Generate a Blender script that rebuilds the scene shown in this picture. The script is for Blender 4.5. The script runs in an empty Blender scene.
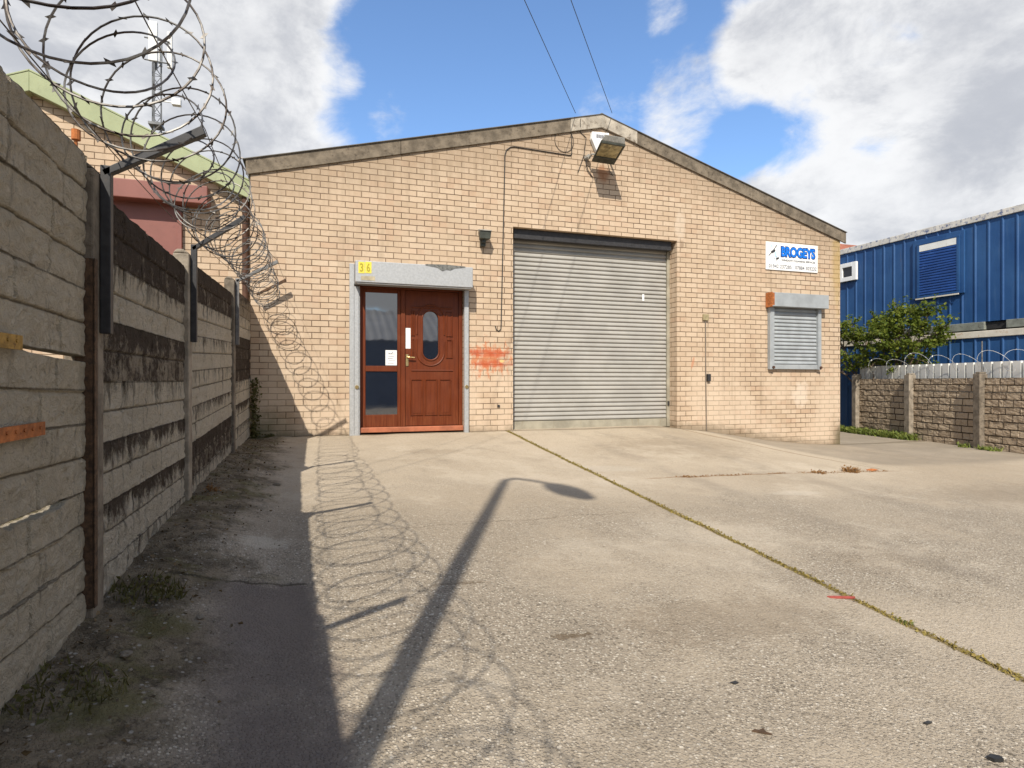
import bpy, math, random
from mathutils import Vector, noise as mnoise
random.seed(7)
R = math.radians
scene = bpy.context.scene
COL = scene.collection

# World axes: x runs along the warehouse front (0 = its left corner), y runs into
# the building (0 = its front face), z is up (0 = door sill). Metres.
F, CX, CY = 593.0, 512.0, 382.0
CAM = (0.871, -9.097, 0.785)
YC, YS = 0.9492, 0.3148

def ray(px, py):
    a = (px - CX) / F; b = (CY - py) / F
    return (a * YC + YS, -a * YS + YC, b)

def at_y(px, py, y=0.0):
    d = ray(px, py); k = (y - CAM[1]) / d[1]
    return (CAM[0] + k * d[0], CAM[2] + k * d[2])

# ------------------------------------------------------------------ node helper
class NT:
    def __init__(self, nt):
        self.nt = nt
    def node(self, typ, props=None, **ins):
        n = self.nt.nodes.new(typ)
        for k, v in (props or {}).items():
            setattr(n, k, v)
        for k, v in ins.items():
            key = k.replace('_', ' ')
            self.put(n.inputs[key], v)
        return n
    def put(self, sock, v):
        if isinstance(v, bpy.types.NodeSocket):
            self.nt.links.new(v, sock)
        elif v is not None:
            if sock.type == 'RGBA' and len(v) == 3:
                v = (*v, 1)
            sock.default_value = v
    def m(self, op, a, b=0.0, c=None, clamp=False):
        n = self.nt.nodes.new('ShaderNodeMath'); n.operation = op; n.use_clamp = clamp
        self.put(n.inputs[0], a); self.put(n.inputs[1], b)
        if c is not None: self.put(n.inputs[2], c)
        return n.outputs[0]
    def add(self, a, b): return self.m('ADD', a, b)
    def sub(self, a, b): return self.m('SUBTRACT', a, b)
    def mul(self, a, b): return self.m('MULTIPLY', a, b)
    def step(self, v, lo, hi, o0=0.0, o1=1.0):
        n = self.nt.nodes.new('ShaderNodeMapRange'); n.interpolation_type = 'SMOOTHSTEP'
        self.put(n.inputs[0], v); self.put(n.inputs[1], lo); self.put(n.inputs[2], hi)
        self.put(n.inputs[3], o0); self.put(n.inputs[4], o1)
        return n.outputs[0]
    def noise(self, vec, scale, detail=4.0, rough=0.55, dist=0.0):
        n = self.nt.nodes.new('ShaderNodeTexNoise')
        self.put(n.inputs['Vector'], vec); self.put(n.inputs['Scale'], scale)
        self.put(n.inputs['Detail'], detail); self.put(n.inputs['Roughness'], rough)
        self.put(n.inputs['Distortion'], dist)
        return n.outputs['Fac']
    def vor(self, vec, scale, feature='F1'):
        n = self.nt.nodes.new('ShaderNodeTexVoronoi'); n.feature = feature
        self.put(n.inputs['Vector'], vec); self.put(n.inputs['Scale'], scale)
        return n.outputs['Distance'], n.outputs['Color']
    def mix(self, f, a, b, blend='MIX'):
        n = self.nt.nodes.new('ShaderNodeMix'); n.data_type = 'RGBA'; n.blend_type = blend
        self.put(n.inputs['Factor'], f); self.put(n.inputs[6], a); self.put(n.inputs[7], b)
        return n.outputs[2]
    def coords(self):
        n = self.nt.nodes.new('ShaderNodeTexCoord')
        s = self.nt.nodes.new('ShaderNodeSeparateXYZ')
        self.nt.links.new(n.outputs['Object'], s.inputs[0])
        return n.outputs['Object'], s.outputs[0], s.outputs[1], s.outputs[2]
    def vec(self, x, y, z=0.0):
        n = self.nt.nodes.new('ShaderNodeCombineXYZ')
        self.put(n.inputs[0], x); self.put(n.inputs[1], y); self.put(n.inputs[2], z)
        return n.outputs[0]
    def bump(self, h, strength=0.5, dist=0.01):
        n = self.nt.nodes.new('ShaderNodeBump')
        self.put(n.inputs['Height'], h); n.inputs['Strength'].default_value = strength
        n.inputs['Distance'].default_value = dist
        return n.outputs[0]
    def ellipse(self, x, z, cx, cz, rx, rz):
        a = self.m('DIVIDE', self.sub(x, cx), rx); b = self.m('DIVIDE', self.sub(z, cz), rz)
        return self.m('SQRT', self.add(self.mul(a, a), self.mul(b, b)))

def new_mat(name):
    m = bpy.data.materials.new(name); m.use_nodes = True
    nt = m.node_tree; b = nt.nodes['Principled BSDF']
    return m, NT(nt), b

def simple(name, col, rough=0.6, var=0.25, scale=8.0, metal=0.0, bump=0.0, dirt=None, dirt_amt=0.45, spec=0.4, streak=False):
    m, N, b = new_mat(name)
    o, x, y, z = N.coords()
    n1 = N.noise(o, scale, 6, 0.6)
    dark = tuple(c * (1 - var) for c in col); lite = tuple(min(1, c * (1 + var)) for c in col)
    c = N.mix(N.step(n1, 0.3, 0.7), dark, lite)
    if dirt:
        v = N.vec(N.mul(N.add(x, y), 14.0), N.mul(z, 1.3), 0.0) if streak else o
        d = N.noise(v, 1.0 if streak else scale * 2.3, 7, 0.65)
        c = N.mix(N.step(d, dirt_amt, dirt_amt + 0.2), c, dirt)
    N.put(b.inputs['Base Color'], c)
    b.inputs['Roughness'].default_value = rough; b.inputs['Metallic'].default_value = metal
    b.inputs['Specular IOR Level'].default_value = spec
    if bump:
        N.put(b.inputs['Normal'], N.bump(N.noise(o, scale * 6, 6, 0.6), 0.6, bump))
    return m

# ------------------------------------------------------------------ materials
def brick_mat(name, x_shift=0.0, marks=True):
    m, N, b = new_mat(name)
    o, x, y, z = N.coords()
    u = N.add(N.add(x, y), x_shift)
    wob = N.noise(o, 9.0, 3)
    uu = N.add(u, N.mul(N.sub(wob, 0.5), 0.012)); zz = N.add(z, N.mul(N.sub(N.noise(o, 7.0, 3), 0.5), 0.010))
    bt = N.node('ShaderNodeTexBrick', dict(offset=0.5), Vector=N.vec(uu, zz), Scale=1.0, Mortar_Size=0.0064,
                Mortar_Smooth=0.25, Bias=0.0, Brick_Width=0.235, Row_Height=0.0885,
                Color1=(0, 0, 0), Color2=(1, 1, 1), Mortar=(0.5, 0.5, 0.5))
    fac = bt.outputs['Fac']
    rnd = N.node('ShaderNodeSeparateColor', None, Color=bt.outputs['Color']).outputs[0]
    c = N.mix(rnd, (0.485, 0.364, 0.255), (0.555, 0.434, 0.315))
    # some bricks pinker or browner, picked per brick
    row = N.m('FLOOR', N.m('DIVIDE', zz, 0.0885))
    odd = N.m('MULTIPLY', N.m('ABSOLUTE', N.m('MODULO', row, 2.0)), 0.1175)
    colm = N.m('FLOOR', N.m('DIVIDE', N.add(uu, odd), 0.235))
    wn = N.node('ShaderNodeTexWhiteNoise', dict(noise_dimensions='2D'), Vector=N.vec(row, colm))
    c = N.mix(N.step(wn.outputs['Value'], 0.80, 0.97, 0, 0.45), c, (0.46, 0.30, 0.20))
    wn2 = N.node('ShaderNodeTexWhiteNoise', dict(noise_dimensions='2D'), Vector=N.vec(N.add(row, 91.3), N.add(colm, 17.7)))
    c = N.mix(N.step(wn2.outputs['Value'], 0.0, 1.0, 0, 0.20), c, (0.40, 0.29, 0.185))
    c = N.mix(N.step(N.noise(o, 26, 6, 0.75), 0.53, 0.70, 0, 0.55), c, (0.34, 0.235, 0.145))
    c = N.mix(N.step(wn.outputs['Value'], 0.16, 0.0, 0, 0.35), c, (0.40, 0.31, 0.215))
    big = N.noise(o, 0.55, 5, 0.6); mid = N.noise(o, 3.2, 6, 0.65); fine = N.noise(o, 60, 4, 0.6)
    c = N.mix(N.step(mid, 0.45, 0.8, 0, 0.30), c, (0.36, 0.26, 0.18))
    c = N.mix(N.step(big, 0.42, 0.7, 0, 0.35), c, (0.60, 0.46, 0.33))
    c = N.mix(N.step(fine, 0.52, 0.8, 0, 0.28), c, (0.30, 0.21, 0.14))
    streak = N.noise(N.vec(N.mul(u, 7.0), N.mul(z, 0.55)), 1.0, 5, 0.6)
    mort = N.mix(N.step(N.noise(o, 2.0, 4), 0.35, 0.65), (0.125, 0.083, 0.052), (0.24, 0.17, 0.11))
    if marks:   # paler, salt-bloomed joints low on the wall, where the mortar is flush
        low = N.m('MULTIPLY', N.step(z, 1.6, 0.4), N.step(N.noise(o, 1.1, 4), 0.38, 0.6), clamp=True)
        mort = N.mix(N.mul(low, 0.75), mort, (0.50, 0.40, 0.29))
        c = N.mix(N.mul(low, 0.45), c, (0.62, 0.50, 0.38))
    c = N.mix(fac, c, mort)
    c = N.mix(N.step(streak, 0.52, 0.75, 0, 0.34), c, (0.27, 0.20, 0.135))
    if marks:
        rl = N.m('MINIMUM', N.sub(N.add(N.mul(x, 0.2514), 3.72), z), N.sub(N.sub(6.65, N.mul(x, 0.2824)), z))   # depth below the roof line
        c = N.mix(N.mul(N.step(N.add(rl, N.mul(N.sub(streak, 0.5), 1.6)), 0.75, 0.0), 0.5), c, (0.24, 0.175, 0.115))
    if marks:
        nz = N.mul(N.sub(N.noise(o, 5.0, 6, 0.7), 0.5), 1.0)
        # red-orange spray paint, two ragged bands
        e1 = N.add(N.ellipse(x, z, 3.50, 1.245, 0.37, 0.075), N.mul(nz, 2.2))
        e2 = N.add(N.ellipse(x, z, 3.52, 1.075, 0.37, 0.065), N.mul(nz, 2.2))
        e3 = N.add(N.ellipse(x, z, 3.50, 1.15, 0.36, 0.25), N.mul(N.sub(N.noise(N.vec(N.mul(x, 12), N.mul(z, 5)), 1.0, 5, 0.7), 0.5), 5.0))
        p = N.m('MAXIMUM', N.step(e1, 1.15, 0.55), N.step(e2, 1.15, 0.55))
        c = N.mix(N.mul(N.step(e3, 1.15, 0.2), 0.85), c, (0.50, 0.17, 0.07))
        c = N.mix(N.mul(p, N.step(N.noise(N.vec(N.mul(x, 6.0), N.mul(z, 40.0)), 1.0, 5, .7), .35, .6, .45, .9)), c, (0.43, 0.085, 0.035))
        c = N.mix(N.step(N.add(N.ellipse(x, z, 3.72, 1.12, 0.05, 0.03), nz), 1.0, 0.6), c, (0.7, 0.45, 0.2))
        # rust below the floodlight
        e = N.add(N.ellipse(x, z, 5.52, 4.33, 0.16, 0.20), N.mul(nz, 1.5))
        c = N.mix(N.step(e, 1.0, 0.3, 0, 0.75), c, (0.30, 0.13, 0.06))
        # ochre lichen at the right corner
        e = N.add(N.ellipse(x, z, 10.66, 3.0, 0.20, 0.95), N.mul(nz, 1.6))
        c = N.mix(N.step(N.add(e, N.mul(N.sub(mid, .5), 1.2)), 1.15, 0.2, 0, 0.6), c, (0.40, 0.275, 0.095))
        # repaired strip over the big door's right corner, a rust dash, a whitish patch
        e = N.add(N.ellipse(x, z, 7.05, 3.55, 0.13, 0.35), N.mul(nz, 1.2))
        c = N.mix(N.step(e, 1.0, 0.5, 0, 0.5), c, (0.60, 0.50, 0.39))
        e = N.add(N.ellipse(x, z, 7.08, 3.24, 0.06, 0.10), nz)
        c = N.mix(N.step(e, 1.0, 0.4, 0, 0.6), c, (0.22, 0.15, 0.10))
        e = N.add(N.ellipse(N.sub(x, N.mul(z, 0.25)), z, 7.03, 1.13, 0.035, 0.14), N.mul(nz, 0.8))
        c = N.mix(N.step(e, 1.0, 0.5, 0, 0.7), c, (0.48, 0.22, 0.12))
        e = N.add(N.ellipse(x, z, 9.75, 0.55, 0.28, 0.32), N.mul(nz, 2.0))
        c = N.mix(N.step(e, 1.0, 0.3, 0, 0.55), c, (0.68, 0.58, 0.47))
        # damp, green-black foot of the wall, strongest in the left corner
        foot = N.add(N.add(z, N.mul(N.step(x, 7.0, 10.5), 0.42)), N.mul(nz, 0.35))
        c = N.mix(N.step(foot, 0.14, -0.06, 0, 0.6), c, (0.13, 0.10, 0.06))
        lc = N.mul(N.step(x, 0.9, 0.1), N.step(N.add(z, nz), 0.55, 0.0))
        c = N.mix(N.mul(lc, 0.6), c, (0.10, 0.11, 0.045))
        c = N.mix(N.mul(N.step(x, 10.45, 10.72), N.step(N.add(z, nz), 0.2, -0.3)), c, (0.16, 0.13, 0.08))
    N.put(b.inputs['Base Color'], c)
    b.inputs['Roughness'].default_value = 0.9; b.inputs['Specular IOR Level'].default_value = 0.15
    h = N.add(N.mul(N.sub(1.0, fac), 1.0), N.mul(N.noise(o, 45, 5, 0.7), 0.35))
    N.put(b.inputs['Normal'], N.bump(h, 0.8, 0.008))
    return m

def ground_mat():
    m, N, b = new_mat('weathered_concrete')
    o, x, y, z = N.coords()
    big = N.noise(o, 0.35, 5, 0.6); mid = N.noise(o, 1.6, 7, 0.65); small = N.noise(o, 9, 6, 0.7)
    grain = N.noise(o, 120, 4, 0.7); grain2 = N.noise(o, 38, 5, 0.75)
    c = N.mix(N.step(big, 0.35, 0.65), (0.375, 0.308, 0.225), (0.47, 0.396, 0.300))
    c = N.mix(N.step(mid, 0.45, 0.75, 0, 0.5), c, (0.35, 0.29, 0.215))
    c = N.mix(N.step(small, 0.5, 0.75, 0, 0.35), c, (0.48, 0.41, 0.315))
    # paler finish towards the building, worn aggregate showing nearer the road
    pale = N.mul(N.step(y, -5.0, -1.5), N.step(mid, 0.7, 0.35))
    c = N.mix(N.mul(pale, 0.35), c, (0.46, 0.385, 0.29))
    worn = N.mul(N.step(N.add(y, N.mul(N.sub(mid, 0.5), 5.0)), -3.2, -5.6), N.step(N.noise(o, 0.8, 4), 0.33, 0.55, 0.35, 1.0))
    d1, cc = N.vor(o, 85.0)
    rv = N.node('ShaderNodeSeparateColor', None, Color=cc)
    peb = N.mul(N.step(d1, 0.55, 0.35), worn)
    c = N.mix(N.mul(worn, 0.60), c, (0.26, 0.222, 0.173))
    c = N.mix(N.mul(peb, N.step(rv.outputs[0], 0.66, 0.69, 0, 0.75)), c, (0.13, 0.11, 0.085))
    c = N.mix(N.mul(peb, N.step(rv.outputs[1], 0.68, 0.71, 0, 0.8)), c, (0.64, 0.57, 0.46))
    d2, cc2 = N.vor(o, 34.0)
    rv2 = N.node('ShaderNodeSeparateColor', None, Color=cc2)
    c = N.mix(N.mul(N.mul(N.step(d2, 0.34, 0.2), worn), N.step(rv2.outputs[0], 0.84, 0.86, 0, 0.8)), c, (0.12, 0.10, 0.075))
    c = N.mix(N.mul(N.mul(N.step(d2, 0.30, 0.2), worn), N.step(rv2.outputs[1], 0.86, 0.88, 0, 0.9)), c, (0.68, 0.62, 0.52))
    c = N.mix(N.step(grain, 0.52, 0.68, 0, 0.5), c, (0.19, 0.155, 0.115))
    c = N.mix(N.step(grain2, 0.54, 0.68, 0, 0.5), c, (0.17, 0.135, 0.09))
    c = N.mix(N.step(grain, 0.45, 0.28, 0, 0.45), c, (0.66, 0.56, 0.42))
    # oil and soot stains
    st = N.noise(N.vec(x, N.mul(y, 0.6), 3.0), 1.1, 6, 0.7)
    c = N.mix(N.step(st, 0.58, 0.75, 0, 0.45), c, (0.19, 0.16, 0.12))
    for (sx, sy, rx, ry, k) in ((1.97, -6.62, 0.09, 0.03, .8), (1.62, -5.95, 0.13, 0.025, .55), (6.0, -1.6, 1.2, 0.7, .22), (2.9, -6.6, 0.7, 0.25, .3),
                               (2.2, -1.7, 0.5, 0.2, .25), (8.8, -4.5, 2.0, 0.5, .25), (4.6, -6.0, .5, .25, .2)):
        e = N.add(N.ellipse(x, y, sx, sy, rx, ry), N.add(N.mul(N.sub(small, 0.5), 2.4), N.mul(N.sub(grain2, 0.5), 3.0)))
        c = N.mix(N.step(e, 1.0, 0.7, 0, k), c, (0.15, 0.11, 0.07))
    # cement spills and pale scuffs
    for (sx, sy, rx, ry, k) in ((0.55, -5.15, 0.16, 0.12, .6), (0.62, -6.45, 0.11, 0.06, .55), (5.6, -4.2, 0.35, 0.10, .4), (4.1, -2.9, 0.5, 0.2, .3)):
        e = N.add(N.ellipse(x, y, sx, sy, rx, ry), N.mul(N.sub(small, 0.5), 2.0))
        c = N.mix(N.step(e, 1.1, 0.6, 0, k), c, (0.50, 0.45, 0.37))
    # pale cement-washed patches and faint tyre tracks running up to the big door
    c = N.mix(N.step(N.noise(N.vec(x, y, 11.0), 0.75, 7, 0.7), 0.52, 0.64, 0, 0.35), c, (0.56, 0.485, 0.38))
    trk = N.m('MINIMUM', N.m('ABSOLUTE', N.sub(x, N.add(4.75, N.mul(y, -0.03)))), N.m('ABSOLUTE', N.sub(x, N.add(6.25, N.mul(y, -0.03)))))
    c = N.mix(N.mul(N.step(N.add(trk, N.mul(N.sub(small, 0.5), 0.2)), 0.22, 0.05), N.step(mid, 0.35, 0.65, 0.05, 0.30)), c, (0.20, 0.17, 0.135))
    # greyer lower yard beyond the ramp's slanting side
    lowy = N.mul(N.step(N.sub(N.sub(x, 7.25), N.mul(y, -0.5)), 0.0, 0.35), N.step(y, -2.9, -2.4))
    c = N.mix(N.mul(lowy, N.step(mid, 0.2, 0.6, 0.35, 0.7)), c, (0.235, 0.20, 0.155))
    # soil and moss washed against the left wall
    edge = N.add(x, N.mul(N.sub(N.noise(o, 2.4, 6, 0.7), 0.5), 1.3))
    soil = N.step(N.add(edge, N.mul(N.sub(grain2, 0.5), 0.5)), 0.64, 0.26)
    sc = N.mix(N.step(N.noise(o, 6, 6, 0.7), 0.35, 0.65), (0.085, 0.067, 0.043), (0.25, 0.20, 0.135))
    sc = N.mix(N.step(N.noise(o, 3.1, 5, 0.6), 0.50, 0.64, 0, 0.75), sc, (0.115, 0.105, 0.035))
    sc = N.mix(N.step(N.noise(o, 15, 6, .75), 0.52, 0.62, 0, 0.8), sc, (0.055, 0.042, 0.028))
    sc = N.mix(N.step(N.noise(o, 28, 5, .75), 0.60, 0.66, 0, 0.8), sc, (0.24, 0.20, 0.14))
    sc = N.mix(N.mul(N.step(d2, 0.3, 0.15), N.step(rv2.outputs[2], 0.72, 0.75, 0, 0.8)), sc, (0.42, 0.39, 0.34))
    c = N.mix(N.mul(soil, 0.92), c, sc)
    # tarmac tone ending at the fence shadow's edge, painting that shade darker
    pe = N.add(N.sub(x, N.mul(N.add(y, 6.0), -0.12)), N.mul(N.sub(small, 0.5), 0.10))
    tar_shade = N.mul(N.mul(N.step(N.add(y, N.mul(N.sub(small, 0.5), 0.2)), -5.70, -5.84), N.step(pe, 0.30, 0.55)), N.step(N.add(pe, N.mul(N.sub(mid, 0.5), 0.3)), 0.92, 0.80))
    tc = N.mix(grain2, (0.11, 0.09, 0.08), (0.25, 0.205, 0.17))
    c = N.mix(N.mul(tar_shade, N.step(N.noise(o, 2.0, 4), 0.2, 0.55, 0.5, 0.9)), c, tc)
    # thin dirt line: joints and cracks
    w1 = N.mul(N.sub(N.noise(o, 2.2, 5, 0.7), 0.5), 0.10); w2 = N.mul(N.sub(N.noise(o, 14, 4), 0.5), 0.03)
    def line(dist, w, k, col, lo=None):
        nonlocal c
        s = N.step(N.m('ABSOLUTE', dist), w, w * 0.35, 0, k)
        if lo is not None: s = N.mul(s, lo)
        c = N.mix(s, c, col)
    line(N.add(N.sub(x, 3.79), w2), 0.035, 0.85, (0.17, 0.125, 0.05), N.step(y, 0.3, 0.0))
    line(N.add(N.add(N.sub(y, N.mul(x, 0.10)), 3.86), N.mul(w1, 1.2)), 0.03, 0.8, (0.20, 0.11, 0.045), N.mul(N.step(x, 4.2, 4.5), N.mul(N.step(x, 8.6, 8.3), N.step(N.noise(o, 3, 3), 0.35, 0.6, 0.2, 1.0))))
    line(N.add(N.add(y, 5.76), N.mul(w1, 1.8)), 0.016, 0.75, (0.055, 0.045, 0.03), N.mul(N.step(x, 1.0, 0.8), N.step(N.noise(o, 5, 4), 0.42, 0.58)))
    line(N.add(N.add(N.add(y, 5.1), N.mul(x, -0.12)), N.mul(w1, 3)), 0.010, 0.45, (0.12, 0.09, 0.06), N.mul(N.step(x, 3.7, 3.2), N.step(x, 1.0, 1.4)))
    line(N.add(N.sub(N.sub(x, 7.02), N.mul(y, -0.45)), N.mul(w1, 1.2)), 0.05, 0.65, (0.17, 0.115, 0.06), N.mul(N.step(y, -3.0, -2.8), N.step(N.noise(o, 2.5, 4), 0.32, 0.5, 0.3, 1.0)))
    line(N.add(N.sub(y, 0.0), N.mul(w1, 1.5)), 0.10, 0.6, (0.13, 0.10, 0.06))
    N.put(b.inputs['Base Color'], c)
    b.inputs['Roughness'].default_value = 0.93; b.inputs['Specular IOR Level'].default_value = 0.12
    h = N.add(N.add(N.mul(grain, 0.5), N.mul(grain2, 0.9)), N.add(N.mul(small, 1.2), N.mul(N.mul(peb, 0.6), 1.0)))
    h = N.add(h, N.mul(N.mul(soil, N.noise(o, 22, 6, 0.75)), 2.5))
    N.put(b.inputs['Normal'], N.bump(h, 0.75, 0.012))
    return m

def panel_mat(name, paint, under, flake, top_dark, grime=(0.075, 0.06, 0.045)):
    """cast concrete gravel-board with old masonry paint; local y = along, z = up (0..0.27)"""
    m, N, b = new_mat(name)
    o, x, y, z = N.coords()
    oi = N.node('ShaderNodeObjectInfo').outputs['Random']
    sh = N.node('ShaderNodeVectorMath', dict(operation='ADD'))
    N.put(sh.inputs[0], o); N.put(sh.inputs[1], N.vec(N.mul(oi, 37.0), N.mul(oi, 71.0), N.mul(oi, 13.0)))
    v = sh.outputs[0]
    n1 = N.noise(v, 7.5, 9, 0.75); n2 = N.noise(v, 26.0, 7, 0.75); n3 = N.noise(v, 2.0, 4, 0.6)
    c = N.mix(n2, tuple(k * 0.85 for k in paint), tuple(min(1, k * 1.15) for k in paint))
    c = N.mix(N.step(n3, 0.4, 0.7, 0, 0.30), c, tuple(k * 0.7 * w for k, w in zip(paint, (1.0, 0.95, 0.85))))
    drip = N.noise(N.vec(N.mul(y, 15.0), N.mul(z, 3.0), N.mul(oi, 30.0)), 1.0, 7, 0.7)
    fl = N.add(N.add(N.mul(n1, 0.55), N.mul(drip, 0.45)), N.mul(N.sub(n2, 0.5), 0.30))
    fl = N.add(fl, N.mul(N.step(z, 0.10, 0.27), top_dark))
    fl = N.add(fl, N.mul(N.sub(oi, 0.5), 0.20))
    c = N.mix(N.step(fl, flake - 0.03, flake + 0.12), c, under)
    streak = N.noise(N.vec(N.mul(y, 16.0), N.mul(z, 1.6), N.mul(oi, 50)), 1.0, 6, 0.7)
    c = N.mix(N.step(N.add(streak, N.mul(N.step(z, 0.05, 0.27), top_dark * 0.6)), 0.56, 0.74, 0, 0.75), c, grime)
    # dirt caught in the middle groove and at the edges of the casting
    g = N.m('MINIMUM', N.m('ABSOLUTE', N.sub(z, 0.134)), N.m('MINIMUM', z, N.m('ABSOLUTE', N.sub(z, 0.265))))
    c = N.mix(N.mul(N.step(N.add(g, N.mul(N.sub(n2, 0.5), 0.008)), 0.006, 0.001), 0.7), c, grime)
    c = N.mix(N.step(N.noise(v, 15.0, 7, 0.7, 2.2), 0.42, 0.32, 0, 0.35), c, grime)
    c = N.mix(N.step(N.noise(N.vec(N.mul(y, 26.0), N.mul(z, 50.0), N.mul(oi, 20.0)), 1.0, 7, 0.75, 1.2), 0.58, 0.68, 0, 0.5), c, grime)
    N.put(b.inputs['Base Color'], c)
    b.inputs['Roughness'].default_value = 0.92; b.inputs['Specular IOR Level'].default_value = 0.15
    c2_ = N.noise(v, 15.0, 7, 0.7, 2.2)
    N.put(b.inputs['Normal'], N.bump(N.add(N.add(n2, N.mul(c2_, 2.6)), N.mul(N.noise(v, 70, 5, 0.7), 0.6)), 1.0, 0.034))
    return m

M = {}
M['brick'] = brick_mat('buff_brick')
M['brick2'] = brick_mat('buff_brick_plain', 0.07, False)
M['ground'] = ground_mat()
M['panel_pale'] = panel_mat('panel_pale_paint', (0.78, 0.675, 0.51), (0.34, 0.26, 0.175), 0.64, 0.03, (0.15, 0.12, 0.085))
M['panel_flaky'] = panel_mat('panel_flaking_paint', (0.78, 0.69, 0.545), (0.12, 0.092, 0.068), 0.655, 0.20)
M['panel_dark'] = panel_mat('panel_blackened', (0.46, 0.385, 0.29), (0.095, 0.072, 0.055), 0.44, 0.10)
M['panel_bare'] = panel_mat('panel_bare_stone', (0.36, 0.29, 0.215), (0.19, 0.145, 0.105), 0.60, 0.03, (0.12, 0.09, 0.065))
M['post'] = simple('concrete_post', (0.185, 0.155, 0.12), 0.92, 0.35, 9, bump=0.01, dirt=(0.10, 0.08, 0.06), dirt_amt=0.52, spec=0.15)
M['post_light'] = simple('concrete_post_light', (0.27, 0.23, 0.18), 0.92, 0.3, 9, bump=0.01, dirt=(0.16, 0.13, 0.10), dirt_amt=0.55, spec=0.15)
M['barge'] = simple('weathered_board', (0.165, 0.135, 0.10), 0.9, 0.35, 6, bump=0.006, dirt=(0.075, 0.06, 0.045), dirt_amt=0.53, spec=0.2)
M['barge_light'] = simple('flaking_white_board', (0.40, 0.355, 0.29), 0.9, 0.25, 5, bump=0.006, dirt=(0.15, 0.12, 0.09), dirt_amt=0.52, spec=0.2)
M['roof'] = simple('fibre_cement_roof', (0.13, 0.12, 0.105), 0.9, 0.3, 3, bump=0.01, dirt=(0.09, 0.085, 0.06), dirt_amt=0.55)
M['galv'] = simple('galvanised_steel', (0.40, 0.405, 0.405), 0.5, 0.09, 34, metal=0.3, dirt=(0.30, 0.30, 0.29), dirt_amt=0.56)
M['shutter'] = simple('galvanised_slats', (0.335, 0.32, 0.29), 0.6, 0.10, 2.0, metal=0.0, spec=0.2, dirt=(0.34, 0.315, 0.275), dirt_amt=0.56, streak=True)
M['shutter_foot'] = simple('stained_slat', (0.34, 0.31, 0.24), 0.6, 0.2, 4, metal=0.2, dirt=(0.26, 0.2, 0.12), dirt_amt=0.55, streak=True)
M['bluegrey'] = simple('grey_painted_steel', (0.33, 0.35, 0.36), 0.5, 0.12, 4, metal=0.1, dirt=(0.25, 0.26, 0.265), dirt_amt=0.58, streak=True)
M['dark_gap'] = simple('gap_shade_black', (0.02, 0.02, 0.02), 0.8, 0.2)  # flat black for the shade inside an opening
def wood_mat():
    m, N, b = new_mat('worn_mahogany_stain')
    o, x, y, z = N.coords()
    gr = N.noise(N.vec(N.mul(N.add(x, y), 60.0), N.mul(z, 2.2)), 1.0, 6, .65, .3); bl = N.noise(o, 2.6, 6, .65)
    c = N.mix(N.step(gr, .35, .65), (.100, .021, .006), (.142, .031, .008))
    c = N.mix(N.step(bl, .5, .72, 0, .5), c, (.160, .040, .011))
    wear = N.mul(N.step(N.add(z, N.mul(N.sub(bl, .5), .8)), .45, .05), N.step(gr, .42, .6))
    c = N.mix(N.mul(wear, .25), c, (.22, .085, .035))
    N.put(b.inputs['Base Color'], c); N.put(b.inputs['Roughness'], N.step(bl, .3, .7, .35, .62)); b.inputs['Specular IOR Level'].default_value = .25
    N.put(b.inputs['Normal'], N.bump(gr, .25, .004))
    return m
M['wood'] = wood_mat()
M['wood_sill'] = simple('faded_wood_sill', (0.36, 0.12, 0.06), 0.5, 0.2, 5, dirt=(0.2, 0.07, 0.035), dirt_amt=0.55)
M['brass'] = simple('brass', (0.75, 0.55, 0.25), 0.25, 0.1, 20, metal=0.9)
M['white'] = simple('white_plastic', (0.80, 0.80, 0.78), 0.5, 0.04, 6)
M['paper'] = simple('white_paper', (0.78, 0.78, 0.77), 0.9, 0.03, 12)
M['ink'] = simple('grey_ink', (0.14, 0.14, 0.16), 0.9, 0.05)
M['blackink'] = simple('black_ink', (0.03, 0.03, 0.035), 0.7, 0.05)
M['navy'] = simple('navy_paint', (0.01, 0.035, 0.16), 0.5, 0.05)
M['signblue'] = simple('bright_blue_paint', (0.005, 0.17, 0.68), 0.5, 0.08)
M['paleblue'] = simple('pale_blue_paint', (0.35, 0.62, 0.85), 0.5, 0.08)
M['yellow'] = simple('yellow_sticker', (0.72, 0.58, 0.07), 0.6, 0.10, 30)
M['olive'] = simple('olive_ink', (0.36, 0.30, 0.03), 0.7, 0.1)
M['rust'] = simple('rusty_steel', (0.085, 0.048, 0.026), 0.9, 0.5, 45, bump=0.004, dirt=(0.03, 0.022, 0.017), dirt_amt=0.52)
M['rust_orange'] = simple('orange_rust', (0.36, 0.12, 0.035), 0.9, 0.35, 26, bump=0.003, dirt=(0.17, 0.05, 0.02), dirt_amt=0.55)
M['rust_yellow'] = simple('ochre_rusty_strap', (0.34, 0.20, 0.05), 0.9, 0.35, 26, bump=0.003, dirt=(0.12, 0.06, 0.02), dirt_amt=0.52)
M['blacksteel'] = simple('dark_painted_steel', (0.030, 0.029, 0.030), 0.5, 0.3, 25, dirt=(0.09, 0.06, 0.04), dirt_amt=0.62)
M['greysteel'] = simple('grey_steel_angle', (0.16, 0.155, 0.15), 0.55, 0.25, 25, metal=0.3, dirt=(0.09, 0.05, 0.03), dirt_amt=0.6)
M['wire'] = simple('weathered_razor_wire', (0.19, 0.18, 0.165), 0.48, 0.4, 2.5, metal=0.45, dirt=(0.030, 0.020, 0.014), dirt_amt=0.39)
M['wire_bright'] = simple('bright_razor_wire', (0.55, 0.55, 0.53), 0.4, 0.2, 6, metal=0.5)
M['cable'] = simple('black_cable', (0.025, 0.023, 0.022), 0.6, 0.2)
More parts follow.
